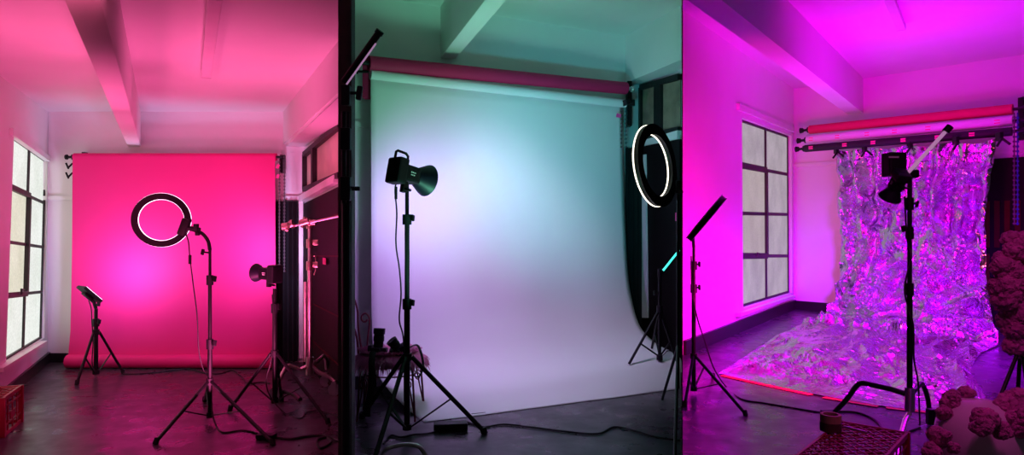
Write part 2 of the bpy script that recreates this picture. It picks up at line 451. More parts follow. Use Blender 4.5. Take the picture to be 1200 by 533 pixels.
def ptag(c, w, h, rot, label): return tag(MB().box(c,(w,.004,h),rot).build('paper_tag','pinktag'),label,'tag')
for py,nm in ((195,'small pink tag on bracket right of pink backdrop, upper of two'),(206.5,'small pink tag right of pink backdrop, lower of two')):
    ptag(P(325.5,py,7.28),.03,.045,Matrix.Rotation(.3,3,'Y'),nm)
q = right1.hit(380,306,-.05); ptag(q,.13,.062,frame_rot(right1.d,(right1.n)),'square pink sticky note on the black door')

# ------------------------------------------------------------------ stands
def knob(root, c, d, r=.016, L=.05, m='black'):
    d=Vector(d).normalized(); c=Vector(c)
    mb=MB().cyl(c,c+d*L,r*.45,seg=8); mb.box(c+d*L, (.018,.045,.03), frame_rot(d,(0,.3,1)), bevel=.005)
    return mb.build('knob',m,root)
def tripod(base, top_z, collar_z, hub_z, feet, label, r=.012, name='light_stand', joints=(), group=None, legr=.010, m='black', brace=.5):
    base = Vector(base); t = thing(name, V(base.x,base.y,0), label, 'stand', group)
    x,y = base.x, base.y
    zs = [hub_z-.02]+[j for j in joints]+[top_z]
    for i in range(len(zs)-1):
        k = 1.25-.22*i
        MB().cyl((x,y,zs[i]),(x,y,zs[i+1]),r*k).build('pole',m,t,True)
    MB().cyl((x,y,collar_z-.025),(x,y,collar_z+.025),r*2.0).build('collar','blackplastic',t,True)
    MB().cyl((x,y,hub_z-.02),(x,y,hub_z+.02),r*1.9).build('hub','blackplastic',t,True)
    for j in joints:
        MB().cyl((x,y,j-.045),(x,y,j+.03),r*1.9).build('clamp','blackplastic',t,True)
        knob(t,(x,y,j),(1,-.5,.1))
    for f in feet:
        f = Vector(f); d = (f-V(x,y,collar_z)); h = V(d.x,d.y,0).normalized()
        a = V(x,y,collar_z)+h*r*2
        lg = MB().tube([a,f+V(0,0,.012)],legr,8).build('leg',m,t,True)
        MB().cyl(f+V(0,0,.0)-h*.0, f+V(0,0,.03)-d.normalized()*.02, legr*1.5,seg=10).build('rubber_foot','rubber',lg,True)
        k = brace*1.0
        mid = a.lerp(f+V(0,0,.012),k)
        MB().tube([V(x,y,hub_z)+h*r*1.6, mid],legr*.75,8,flat=(1,.5)).build('brace',m,t,True)
    return t
def zf(py,d): return EYE-(py-CY)/F_PX*d

def ring_light(center, axis, R0, R1, label, diff, thick=.035, rim=.006, yoke=None):
    """axis = the way the lamp shines; the black back faces the other way"""
    c=Vector(center); ax=Vector(axis).normalized()
    t=thing('ring_light', c, label, 'light')
    k=thick
    MB().lathe(c,ax,[(-k*.5,R1+.006),(-k*.5,R0-.006),(-k*.3,R0),(k*.35,R0),(k*.35,R1),(-k*.3,R1)],64,close=True).build('housing','blackplastic',t,True)
    MB().lathe(c,ax,[(k*.36,R1-rim),(k*.36,R0+rim),(k*.45,R0-rim*.7),(k*.6,R0-rim*.7),(k*.6,R1+rim*.7),(k*.45,R1+rim*.7)],64,close=True).build('diffuser',diff,t,True)
    return t

# ---- bay 1 ring light
b1 = P(246,0,5.25); D=5.25
st = tripod((b1.x,D,0), zf(292,D), zf(447,D), zf(486,D), [G(182,520.5),G(320,521),G(240,470)],
   'black light stand with curved neck holding the ring light before the pink backdrop', joints=(zf(402,D),zf(327,D)), r=.0135, legr=.013)
MB().tube(cr([P(246,293,D),P(244,283,D),P(239,275.5,D),P(232,271,D),P(225,269,D),P(218,267,D)]),.014,10).build('gooseneck','black',st,True)
knob(st,P(245,296,D),(-1,0,.1)); 
rl = ring_light(P(189.3,257.8,5.2),(-.44,1,.02),.163,.199,'round black ring light seen from behind against the pink backdrop','ring_glow1',.03,.012)
rl.children[0].name='housing'
q=P(216,266,5.2)
MB().box(q,(.06,.05,.13),Matrix.Rotation(.35,3,'Y'),bevel=.01).cyl(q+V(-.05,0,-.05),q+V(.04,0,-.01),.012).cyl(q+V(.02,0,.05),q+V(.05,0,.05),.014).cyl(q,q+V(.12,0,-.02),.016).box(q+V(.095,-.01,.0),(.03,.04,.05),bevel=.006).box(q+V(.105,-.01,-.05),(.03,.03,.03),bevel=.006).build('ball_joint','blackplastic',rl,True)
def cable(pts, label, r=.0045, cat='cable', m='cable', name='power_cable'):
    return tag(MB().tube(cr(pts,7),r,6).build(name,m,None,True),label,cat)
cable([P(218,274,5.2),P(221,284,5.2),P(222.5,302,5.2),P(226,330,5.22),P(231,370,5.24),P(233,410,5.26),P(238,432,5.28),P(243,440,5.28)],'thin black cable dangling from the pink-bay ring light down its stand',.0045)
ia=P(222.6,304,5.19); tag(MB().box(ia,(.02,.015,.07),bevel=.004).build('inline_switch','blackplastic'),'small black inline switch on the ring light cable','switch')

# ---- bay 1 small LED panel
D=6.75; b=P(112.5,0,D)
st = tripod((b.x,D,0), zf(362,D), zf(389,D), zf(436,D), [G(90,451),G(144.5,438),G(112,434.5)],
   'short black light stand left of the ring light, holding an LED panel', joints=(zf(377,D),), r=.016, legr=.013)
pn = thing('led_panel', P(105,346,D), 'small rectangular black LED panel tilted on a short stand', 'light')
xa=V(.85,-.60,.0).normalized(); pb=V(.50,.71,-.85).normalized(); rot = frame_rot(xa, -xa.cross(pb) if (-xa.cross(pb)).y>0 else xa.cross(pb))
c=P(105,344.5,D)
MB().box(c,(.175,.030,.22),rot,bevel=.006).build('body','blackplastic',pn)
MB().box(c-rot@V(0,.026,0),(.08,.03,.10),rot,bevel=.006).build('battery','blackplastic',pn)
MB().box(c-rot@V(.035,.017,.06),(.03,.004,.014),rot).build('label_sticker','whitemark',pn)
MB().box(c+rot@V(0,.016,0),(.155,.006,.20),rot).build('diffuser','ring_glow1',pn)
MB().tube([c-rot@V(0,.03,0),P(110,354,D),P(112.5,362,D)],.016,10).build('tilt_head','black',pn,True)
knob(pn,P(111,357,D),(1,-.3,.2))
cable([P(104,352,6.7),P(107,362,6.7),P(107.5,375,6.7),P(109,400,6.72),P(108,425,6.72),P(112,436,6.72)],'thin black cable hanging from the small LED panel',.005)

# ---- studio light (COB with bell reflector)
def studio_light(c, ax, s, label, handle=True, glow=None, up=V(0,0,1), bell=1.0, bs=1.0):
    """c = joint of body and bell ; ax = shining direction ; s = scale (bell mouth radius about s)"""
    c=Vector(c); ax=Vector(ax).normalized(); t=thing('studio_light', c, label, 'light')
    side=ax.cross(up).normalized(); u=side.cross(ax)
    rot=Matrix((ax,side,u)).transposed()
    MB().lathe(c,ax,[(0,.55*s),(.35*s*bell,.72*s),(.8*s*bell,.96*s),(1.0*s*bell,1.04*s),(1.04*s*bell,1.02*s),(.8*s*bell,.90*s),(.35*s*bell,.66*s),(.02,.4*s),(.02,.001)],36).build('reflector','navy',t,True)
    s0=s; s=s*bs
    bd=MB().box(c-ax*.55*s,(1.25*s,1.05*s,1.05*s),rot,bevel=.16*s); bd.build('body','blackplastic',t)
    fn=MB()
    for i in range(7): fn.box(c-ax*(.2+.12*i)*s,(.03*s,1.10*s,.8*s),rot)
    fn.build('cooling_fin','black',t)
    MB().box(c-ax*1.45*s,(.75*s,1.3*s,1.62*s),rot,bevel=.14*s).build('rear_housing','blackplastic',t)
    MB().box(c-ax*1.84*s+u*.15*s,(.02*s,.5*s,.28*s),rot).build('display','black',t)
    mk=MB()
    for i,(w) in enumerate((.42,.30)): mk.box(c-ax*.6*s-side*.535*s+u*(.08-.16*i)*s,(w*s,.012*s,.07*s),rot); mk.box(c-ax*.6*s+side*.535*s+u*(.08-.16*i)*s,(w*s,.012*s,.07*s),rot)
    mk.build('printed_mark','whitemark',t)
    if handle:
        h=c-ax*1.35*s+u*.72*s
        MB().tube([h-side*.0-ax*.42*s,h-ax*.42*s+u*.42*s,h-ax*.30*s+u*.52*s,h+ax*.35*s+u*.52*s,h+ax*.55*s+u*.38*s,h+ax*.55*s],.085*s,8).build('handle','blackplastic',t,True)
    MB().box(c-ax*.75*s-u*.85*s,(.35*s,.35*s,.7*s),rot,bevel=.05*s).build('bracket','black',t)
    MB().cyl(c-ax*.75*s-u*.95*s,c-ax*.75*s-u*.95*s+side*.7*s-u*.15*s,.09*s,seg=8).build('tilt_lever','black',t,True)
    s=s0
    if glow: MB().lathe(c+ax*.03,ax,[(0,.001),(0,.38*s),(.02*s,.38*s),(.08*s,.2*s),(.1*s,.001)],24).build('bulb',glow,t,True)
    return t
D=5.6; b=P(322,0,D)
tripod((b.x,D,0), zf(338,D), zf(414,D), zf(469,D), [G(269,481.5),G(385,497),G(330,470)],
   'black light stand with studio light at right of the pink backdrop', joints=(zf(360,D),), r=.0155, legr=.013)
studio_light(P(308,320,D),(-.90,.42,.03),.073,'black studio light with bell reflector on stand right of the pink backdrop',handle=False,glow='ring_glow1',bs=1.25)

# ---- chrome C-stand in bay 1
D=6.12; b=P(363,0,D); x=b.x
cs=thing('chrome_stand',V(x,D,0),'tall chrome rolling stand with grip arm, by the black door','stand')
MB().cyl((x,D,.28),(x,D,zf(306,D)),.022).build('lower_column','chrome',cs,True)
MB().cyl((x+.0,D,zf(307,D)),(x,D,zf(268,D)),.016).build('upper_column','chrome',cs,True)
MB().cyl((x-.04,D-.01,.30),(x-.04,D-.01,zf(330,D)),.012).build('side_rod','chrome',cs,True)
for py in (310,284): MB().cyl((x,D,zf(py,D)-.05),(x,D,zf(py,D)+.03),.03).box((x+.05,D,zf(py,D)),(.05,.02,.05),bevel=.006).build('clamp','brass',cs,True)
MB().cyl((x,D,zf(268,D)),(x,D,zf(256,D)),.03).cyl((x-.05,D-.02,zf(261,D)),(x+.06,D-.02,zf(261,D)),.028).build('grip_head','brass',cs,True)
MB().cyl(P(334,267,D-.05),P(399,253,D-.05),.010).build('grip_arm','chrome',cs,True)
mb=MB().cyl(P(331,266,D-.05),P(338,265,D-.05),.035).cyl(P(341,263,D-.05),P(344,262,D-.05),.04).cyl(P(336,270,D-.1),P(339,261,D-.0),.014); mb.build('grip_head','brass',cs,True)
mb=MB().cyl(P(352,262,D-.05),P(362,259,D-.05),.034).cyl(P(355,267,D-.05),P(357,254,D-.05),.015); mb.build('grip_head','brass',cs,True)
MB().tube([P(368,300,D),P(370,300,D),P(370,316,D),P(368,322,D)],.006).build('lever','brass',cs,True)
MB().cyl((x,D,.18),(x,D,.34),.035).build('base_hub','chrome',cs,True)
hub=V(x,D,.27)
def caster(root,p):
    p=Vector(p)
    f=MB().box(p+V(0,0,.10),(.03,.045,.06)).box(p+V(.0,.03,.085),(.045,.006,.07)).box(p+V(.0,-.03,.085),(.045,.006,.07)).build('caster','silver',root)
    MB().cyl(p+V(0,-.018,.055),p+V(0,.018,.055),.055,seg=20).cyl(p+V(0,-.024,.055),p+V(0,.024,.055),.03,seg=16).build('wheel','silver',f,True)
f1=G(320,463); f2=G(392,455); 
lgs=[(hub,[P(352,433,6.1),P(339,428,6.0),P(335,430,5.95),P(327,446,5.9)],f1),(hub,[P(375,437,6.12),P(386,441,6.14),P(392,446,6.14),P(396,452,6.12)],None),(hub,[P(371,424,6.25),P(379,417,6.35),P(382,421,6.4),P(383,432,6.45)],None)]
for h,pts,f in lgs:
    MB().tube([h]+pts,.018,10).build('leg','chrome',cs,True)
caster(cs,V(P(323,0,5.95).x,5.95,0)); caster(cs,V(P(392,0,6.1).x,6.1,0)); caster(cs,V(P(382,0,6.45).x,6.45,0))

# ---- milk crates
def crate(C, a, b, h, label):
    """C corner on floor, a and b horizontal side vectors"""
    C=Vector(C); a=Vector(a); b=Vector(b); t=thing('milk_crate',C+(a+b)/2,label,'crate')
    up=V(0,0,1); an=a.normalized(); bn=b.normalized()
    cor=[C,C+a,C+a+b,C+b]
    fr=MB()
    for z,w in ((.012,.024),(h-.014,.028)):
        for i in range(4): bar(fr,cor[i]+up*z,cor[(i+1)%4]+up*z,w,.014,up.cross(cor[(i+1)%4]-cor[i]).normalized())
    for p in cor: fr.box(p+up*h/2,(.03,.03,h),frame_rot(an,bn))
    fr.build('rim_frame','crate',t)
    for i in range(4):
        s=MB(); A,B=cor[i],cor[(i+1)%4]; n=up.cross(B-A).normalized(); L=(B-A).length
        for z in (.26,.74): bar(s,A+up*h*z,B+up*h*z,.012,.006,n)
        k=max(3,int(L/.085))
        for j in range(1,k): bar(s,A.lerp(B,j/k)+up*.01,A.lerp(B,j/k)+up*(h-.01),.010,.008,n)
        pl=A.lerp(B,.5)+up*h*.42; s.box(pl,(L*.26,.008,h*.20),frame_rot(B-A,n))
        s.build('side_lattice','crate',t)
    g=MB()
    na=int(a.length/.055)*2
    def clip(p,q): return p,q
    # diagonal lattice on the upturned base
    La,Lb=a.length,b.length
    for sgn in (1,-1):
        k=-Lb if sgn==1 else 0
        end=La if sgn==1 else La+Lb
        while k<end:
            # line u = k + sgn*v
            pts=[]
            for v in (0,Lb):
                u=k+sgn*v
                pts.append((u,v))
            (u0,v0),(u1,v1)=pts
            def cl(u,v):
                if u<0: v=v+(0-u)*sgn; u=0
                if u>La: v=v+(La-u)*sgn; u=La
                return u,v
            u0,v0=cl(u0,v0); u1,v1=cl(u1,v1)
            if 0<=v0<=Lb and 0<=v1<=Lb and abs(u1-u0)>.02:
                bar(g,C+an*u0+bn*v0+up*(h-.008),C+an*u1+bn*v1+up*(h-.008),.007,.010,up.cross(an*(u1-u0)+bn*(v1-v0)).normalized())
            k+=.072
    g.build('base_lattice','crate',t)
    return t
M['crate_edge']=M['crate']
crate((-3.79,5.27,0),V(.18,-.46,0).normalized()*.42,V(-.46,-.18,0).normalized()*.34,.285,'red plastic milk crate upturned by the left wall')

# ---- bay 1 floor cables
cable([G(144,438,.006),G(160,438,.006),G(178,436.5,.006),G(200,434,.006),G(222,432,.006),G(240,437,.006),G(258,437.5,.006),G(272,434,.006),G(283,441,.006),G(290,449,.006),G(306,447.5,.006),G(316,449,.006)],'thin black cable running across the floor behind the ring light stand',.006)
cable([P(248,470,5.25),P(249,485,5.2),G(254,500,.006),G(262,506.5,.006),G(285,504,.006),G(304,508,.006)],'black cable curling on the floor at foot of the ring light stand',.006)
tag(MB().box(G(312,511,.02),(.13,.07,.035),Matrix.Rotation(-.15,3,'Z'),bevel=.006).build('power_adapter','blackplastic'),'black power adapter on the floor under the ring light stand','adapter')
cable([G(321,512,.008),G(340,514,.008),G(360,511,.008),G(378,510,.008),G(388,517,.008),G(376,525,.008),G(372,516,.008),G(385,512,.008),G(398.5,517,.008)],'thick black cable looping at the lower right corner of the pink bay floor',.009)
cable([P(319,345,5.55),P(321,380,5.55),P(318,420,5.5),P(312,445,5.5),P(317,465,5.5),G(335,485,.006),G(352,490,.006),G(360,483,.006),G(375,481,.006),G(398,489,.006)],'black cable from the studio light trailing right across the dark floor',.005)
tag(MB().tube(cr([G(322,464,.01),G(332,459,.01),G(345,462,.01),G(352,468,.01)]),.02,8).build('power_adapter','blackplastic',None,True),'dark cable bundle beside the chrome stand wheel','cable')

# ================================================================== BAY 2 : white backdrop
ZC2=3.67
back2=WallPlane((0,7.09),(1,.512))           # n = (d.y,-d.x) = (+.., -..) -> towards camera
right2=WallPlane((1.49,7.86),(.34,-1))
rn2=-right2.n if right2.n.x>0 else right2.n   # towards the room (-x)
def bx(t0,t1,z0,z1,th,n,wp,name,m):
    mb=MB(); mb.prism([wp.at(t0,z0),wp.at(t1,z0),wp.at(t1,z1),wp.at(t0,z1)], n*th); return struct(name,mb,m)
t0=back2.t(400.7); t1=back2.t(756)
bx(t0,t1,0,ZC2,.12,-back2.n,back2,'wall_back','plaster')
t1r=right2.t(799.6)
mb=MB(); mb.prism([right2.at(0,0),right2.at(t1r,0),right2.at(t1r-.16,0,0)-rn2*.07,right2.at(0,0)-rn2*.07],(0,0,ZC2)); struct('wall_right',mb,'plaster')
c2=(1.288,7.75)
mb=MB(); mb.prism([(x,y,ZC2) for x,y in ((-.25*3.7+.003,3.7),(.25*3.7-.003,3.7),(.25*8.4-.006,8.4),(-.25*6.6+.006,6.6))],(0,0,.12)); struct('ceiling',mb,'ceiling')
# bulkhead along the right wall
q0=V(1.288,7.75,0); dd=V(.34,-1,0)
def cut2(p,k=.25):   # where p+dd*t meets the partition
    t=(k*p.y-p.x)/(.34+k); return p+dd*(t-.02)
e0=cut2(q0)
mb=MB(); mb.prism([(q0.x,q0.y,3.14),(e0.x,e0.y,3.14),(.25*7.9-.01,7.9,3.14)],(0,0,.55))
struct('trim_17',mb,'ceiling')
o=struct('trim_18',beam((-.635,6.76),(.08,4.35),.155,3.17,3.72,bev=.015),'ceiling',smooth=True)
# rail & lower parts at the left of the paper
mb=MB(); a=back2.hit(401,140); b=back2.hit(437,146); mb.prism([a,b,b+V(0,0,-.05),a+V(0,0,-.05)],back2.n*.04); struct('trim_9',mb,'trim')
mb=MB(); a=back2.t(400.7); b=back2.t(440); mb.prism([back2.at(a,0),back2.at(b,0),back2.at(b,.12),back2.at(a,.12)],back2.n*.03); struct('baseboard_back',mb,'skirting')
# wall dark boards right : clerestory, sill, boards
def slabp(pts,wp,n,th,off=0.0): mb=MB(); mb.prism([wp.hit(*p)+n*off for p in pts],n*th); return mb
struct('door_2',slabp([(754,172),(799.4,158),(799.4,425),(754,410)],right2,rn2,.03),'blackboard')
struct('trim_10',slabp([(754,172),(799.4,163),(799.4,153),(754,166)],right2,rn2,.06),'trim')
w3=bpy.data.objects.new('window_3',None); COL.objects.link(w3); w3.location=right2.hit(755,165); w3['kind']='structure'
mb=MB(); fr=[right2.hit(753.5,162)+rn2*.02,right2.hit(799,152)+rn2*.02,right2.hit(799,90)+rn2*.02,right2.hit(753.5,103)+rn2*.02]
for i,w in ((0,.06),(2,.06),(3,.04)): bar(mb,fr[i],fr[(i+1)%4],w,.06,rn2)
bar(mb,right2.hit(774.5,155)+rn2*.02,right2.hit(774.5,96)+rn2*.02,.14,.06,rn2); mb.build('window_frame','steel_frame',w3)
for q in (((755,161),(770,157),(770,101),(755,105)),((779,156),(799,151),(799,94),(779,99))):
    slabp(q,right2,rn2,.01,.01).build('window_pane','glass_dark',w3)
# pale jamb between curtain and door
mb=MB(); a=back2.hit(756.5,190); 
struct('trim_11',slabp([(757,182),(761,181),(763.5,372),(757,372)],right2,rn2,.02,.035),'trim')
tag(curtain('c',back2.hit(728,266)*V(1,1,0)+back2.n*.05 if False else V(*(back2.hit(729,266)+back2.n*.06).xy,0),V(*(back2.hit(755,266)+back2.n*.06).xy,0),.02,EYE-(172-CY)/F_PX*7.6,5,.022).build('black_curtain','curtain',smooth=True),
    'black curtain behind the right edge of the white backdrop','curtain')

# paper
LP=[(434.5,86,6.05),(435,200,6.06),(435.5,330,6.06),(436,380,6.05),(437.5,410,6.02),(442,436,5.95),(455,456,5.8),(472,474,5.55),(486,486,5.42),(498,495.3,5.243)]
RP=[(729,122,7.45),(730.5,200,7.45),(732.5,260,7.45),(735.5,318,7.42),(741,352,7.35),(751,383,7.2),(770,403,7.0),(797,418,6.7),(798,440,6.45),(798.4,456,6.33)]
L3=cr([P(*q) for q in LP],6); R3=cr([P(*q) for q in RP],6)
rows=[]
NU=48
for i,(a,b) in enumerate(zip(L3,R3)):
    row=[]
    for j in range(NU+1):
        u=j/NU; p=a.lerp(b,u); k=i/(len(L3)-1)
        p=p+back2.n*(.018*noise.noise(V(u*5,k*3,1.7))*min(1,k*3))
        p.z=max(p.z,.004)
        row.append(p)
    rows.append(row)
wb=thing('backdrop_paper',P(600,476,5.7),'wide white seamless paper backdrop sweeping from its roll onto the floor','backdrop')
sheet=MB().grid(rows); bvh=BVHTree.FromPolygons([p for r in rows for p in r],[(i*(NU+1)+j,i*(NU+1)+j+1,(i+1)*(NU+1)+j+1,(i+1)*(NU+1)+j) for i in range(len(rows)-1) for j in range(NU)])
so=sheet.build('paper_sheet','whitepaper',wb,True)
sm=so.modifiers.new('s','SOLIDIFY'); sm.thickness=.003; sm.offset=0
def on_paper(px,py):
    o=V(0,0,EYE); d=(P(px,py,1)-o).normalized(); h=bvh.ray_cast(o,d)
    return h[0] if h[0] else G(px,py)
rA=P(433,88,6.08); rB=P(730,122,7.48)
MB().cyl(rA+back2.n*.025,rB+back2.n*.035,.045,seg=24).build('paper_roll','whitepaper',wb,True)
# crimson roll above
a=P(432,74,6.05); b=P(733,103.5,7.45)
cr2=thing('paper_roll',a,'crimson roll of backdrop paper mounted above the white backdrop','paper roll')
MB().cyl(a,b,.066,seg=28).build('rolled_paper','darkpink',cr2,True)
dv=(b-a).normalized(); MB().cyl(b,b+dv*.10,.02).cyl(b+dv*.09,b+dv*.11,.035).build('end_plug','silver',cr2,True)
MB().cyl(a-dv*.10,a,.02).build('end_plug','black',cr2,True)
br=thing('backdrop_bracket',P(430,95,6.1),'crimson and black bracket at left end of the rolls in the white backdrop bay','bracket')
MB().box(P(429.5,92,6.15),(.05,.1,.36)).build('back_plate','darkpink',br)
MB().cyl(P(418,84,6.1),P(432,84,6.1),.012).cyl(P(418,84,6.1),P(419.5,84,6.1),.02).build('hook','black',br,True)
br=thing('backdrop_bracket',P(735,115,7.5),'black bracket with end plugs at right end of the rolls in the white backdrop bay','bracket')
MB().cyl(P(730,119,7.45),P(742,121,7.5),.02).cyl(P(733,117,7.4),P(735,123,7.4),.045).cyl(P(741,117,7.5),P(741,124,7.5),.03).build('end_plug','black',br,True)
MB().box(P(737,122,7.7),(.05,.12,.5)).build('back_plate','black',br)
q=P(727.5,0,7.38); chain(P(728,0,7.38).x,7.38,P(0,172,7.38).z,P(0,126,7.38).z,'short grey bead chain at right edge of the white backdrop','greychain',.013)
chain(P(733.5,0,7.45).x,7.45,P(0,172,7.45).z,P(0,126,7.45).z,'grey bead chain beside the black curtain, right of the white backdrop','greychain',.013)
ptag(P(725,135.5,7.3),.05,.04,Matrix.Rotation(.2,3,'Y'),'small pink tag at top right corner of the white backdrop')
ptag(right2.hit(797,254)+rn2*.04,.05,.085,frame_rot(right2.d,right2.n),'pink sticky note on black boards behind the lit ring light')
# tape on the paper front edge
for px,py in ((560,483.5),(640,471.5),(663,469),(742,461)):
    p=G(px,py,.008); tag(MB().box(p,(.12,.04,.003),Matrix.Rotation(.42,3,'Z')).build('tape_strip','blackplastic'),
     {560:'black tape strip on the paper edge nearest the power brick',640:'black tape strip midway along the white paper edge, left of a pair',663:'black tape strip midway along the white paper edge, right of a pair',742:'black tape strip on the paper edge below the stick light stand'}[px],'tape')

# studio light + stand
D=4.99; b=P(477,0,D)
st2=tripod((b.x,D,0), zf(216,D), zf(418,D), zf(500,D), [G(568,508),G(437,546),G(424,490)],
   'tall black light stand before the white backdrop holding a studio light', joints=(zf(355,D),zf(256,D)), r=.0175, legr=.017,brace=.55)
studio_light(P(486.5,207,D),(.66,.72,-.20),.115,'large black studio light with bell reflector and top handle before the white backdrop',glow='ring_glow')
cable([P(464.5,212,4.9),P(463,225,4.9),P(465,250,4.92),P(464,285,4.92),P(468,315,4.93),P(470,345,4.93),P(468,375,4.93),P(473,400,4.93),P(474,470,4.95)],'black cable hanging from the studio light down its stand in the white backdrop bay',.006)
tag(MB().box(P(464,226,4.88),(.02,.015,.09),bevel=.004).build('inline_switch','blackplastic'),'black cable connector hanging under the large studio light','connector')
tag(MB().box(G(528,499,.03),(.25,.10,.055),Matrix.Rotation(.12,3,'Z'),bevel=.008).build('power_brick','blackplastic'),'large black power brick on the floor beside the light stand','adapter')
cable([G(547,494,.008),G(555,497,.008),G(568,500,.008),G(590,497,.008),G(620,500,.008),G(660,505,.008),G(700,508,.008),G(720,500,.008),G(745,505,.008),G(770,512,.008),G(797,516,.008)],'long black cable snaking over the dark floor before the white backdrop',.007)
cable([G(512,505,.008),G(500,508,.008),G(485,509,.008),G(470,512,.008),G(458,510,.008),G(449,520,.008)],'short black cable between power brick and the stand base',.007)
tag(MB().tube(cr([G(446,549,.01)+V(0,0,.0),P(450,529,4.05),P(462,523,4.05),P(480,521,4.05),P(494,526,4.05),G(503,548,.01)]),.013,10).build('chrome_hoop','chrome',None,True),'curved chrome tube rising at the bottom edge, left of centre','tube')

# wire chair with fur pad
D=5.45
ch=thing('wire_chair',V(P(457,0,D).x,D,0),'dark red wrought wire chair behind the light stand, left of the white backdrop','chair')
zs=.44; cxh=P(457,0,D).x; cyh=D
def ringpts(r,z,n=25,sy=.8): return [V(cxh+r*math.cos(2*math.pi*i/(n-1)),cyh+sy*r*math.sin(2*math.pi*i/(n-1)),z) for i in range(n)]
MB().tube(ringpts(.25,zs),.009,8).tube(ringpts(.21,zs-.10),.006,8).build('seat_frame','redwire',ch,True)
for k,(ax_,ay_) in enumerate(((-.18,-.14),(.18,-.14),(-.2,.14),(.2,.14))):
    a=V(cxh+ax_*1.1,cyh+ay_*1.1,zs); f=V(cxh+ax_*1.25,cyh+ay_*1.25,.0)
    MB().tube([a,f],.008,8).tube([a+V(.05 if ax_<0 else -.05,0,0),f+V(0,0,.02)],.006,8).build('leg','redwire',ch,True)
    sc=MB(); c0=a.lerp(f,.35)+V(.03 if ax_<0 else -.03,0,0)
    sc.tube([c0+V(.03*math.cos(t*.5)*(1-t*.04),0,.05*math.sin(t*.5)*(1-t*.04)) for t in range(18)],.005,6); sc.build('scroll','redwire',ch,True)
bk=MB()
bx_,bz_=P(419,0,5.5).x,0
bk.tube(cr([P(420,415,5.55),P(418,395,5.55),P(412,375,5.55),P(408,355,5.55),P(409,343,5.55)]),.009,8)
bk.tube(cr([P(430,415,5.6),P(431,395,5.6),P(433,380,5.6),P(432,371,5.6),P(428,367,5.6),P(424,370,5.6),P(424,375,5.6),P(428,377,5.6),P(431,374,5.6)]),.008,8)
bk.tube(cr([P(424,412,5.58),P(420,385,5.58),P(419,365,5.58),P(415,350,5.58),P(410,345,5.58),P(407,352,5.58)]),.008,8)
bk.build('backrest','redwire',ch,True)
fp=thing('fur_cushion',V(cxh,cyh,zs+.01),'fluffy pink and grey fur pad on the dark red wire chair','cushion')
MB().ico((cxh,cyh,zs+.045),.25,3,(1.0,.85,.16)).build('pad','fur',fp,True)
fm=MB()
for i in range(2600):
    th=random.uniform(0,2*math.pi); rr=.25*random.uniform(.55,1.0)
    p=V(cxh+rr*math.cos(th),cyh+rr*.85*math.sin(th),zs+.045+.03*math.sqrt(max(0,1-(rr/.25)**2)))
    o_=V(math.cos(th),math.sin(th),0); L=random.uniform(.07,.14)
    a=p; b_=p+o_*L*.55+V(random.uniform(-.02,.02),random.uniform(-.02,.02),-L*random.uniform(.5,1.1) if rr>.18 else L*.25)
    fm.tube([a,a.lerp(b_,.5)+o_*.012,b_],.004,3,cap=False,radii=[.006,.005,.001])
fu=fm.build('fur_pile','fur',fp); fu['kind']='stuff'
def slr(c,lens_dir,s,label,lensL,lensR):
    c=Vector(c); t=thing('camera',c,label,'camera'); ld=Vector(lens_dir).normalized()
    sd=V(1,0,0); sd=(sd-ld*sd.dot(ld)).normalized(); rot=Matrix((sd,ld,sd.cross(ld))).transposed()
    MB().box(c,(1.4*s,.55*s,s),rot,bevel=.1*s).build('body','blackplastic',t)
    MB().box(c+rot@V(0,0,.6*s),(.5*s,.5*s,.3*s),rot,bevel=.06*s).build('prism_housing','blackplastic',t)
    MB().box(c+rot@V(-.6*s,.2*s,0),(.3*s,.5*s,.9*s),rot,bevel=.08*s).build('grip','rubber',t)
    MB().lathe(c+ld*.2*s,ld,[(0,0),(0,lensR*.9),(lensL*.35,lensR*.9),(lensL*.36,lensR),(lensL*.6,lensR),(lensL*.62,lensR*.93),(lensL*.7,lensR*.93),(lensL*.72,lensR*1.08),(lensL,lensR*1.1),(lensL,lensR*.95),(lensL*.95,0)],24).build('lens','blackplastic',t,True)
    return t
slr(P(443,411,5.35),(.05,.1,1),.10,'black camera lying on the fur pad with its long lens pointing up',.155,.042)
slr(P(468,410,5.35),(-.55,-.25,.75),.095,'second black camera on the fur pad with a short lens tilted up left',.085,.04)
def strap(pts,label,w=.018):
    mb=MB().tube(cr(pts,6),w,8,flat=(1,.28)); return tag(mb.build('camera_strap','rubber',None,True),label,'strap')
strap([P(437,412,5.2),P(435.5,425,5.15),P(436,440,5.15),P(434,460,5.15),P(431,475,5.15),P(430,488,5.15)],'wide black camera strap hanging down the left side of the wire chair',.024)
strap([P(478,408,5.2),P(488,404,5.2),P(493,412,5.18),P(496,428,5.18),P(492,440,5.18),P(485,440,5.18),P(481,430,5.18),P(481,418,5.18)],'black camera strap looped at the right side of the fur pad',.018)

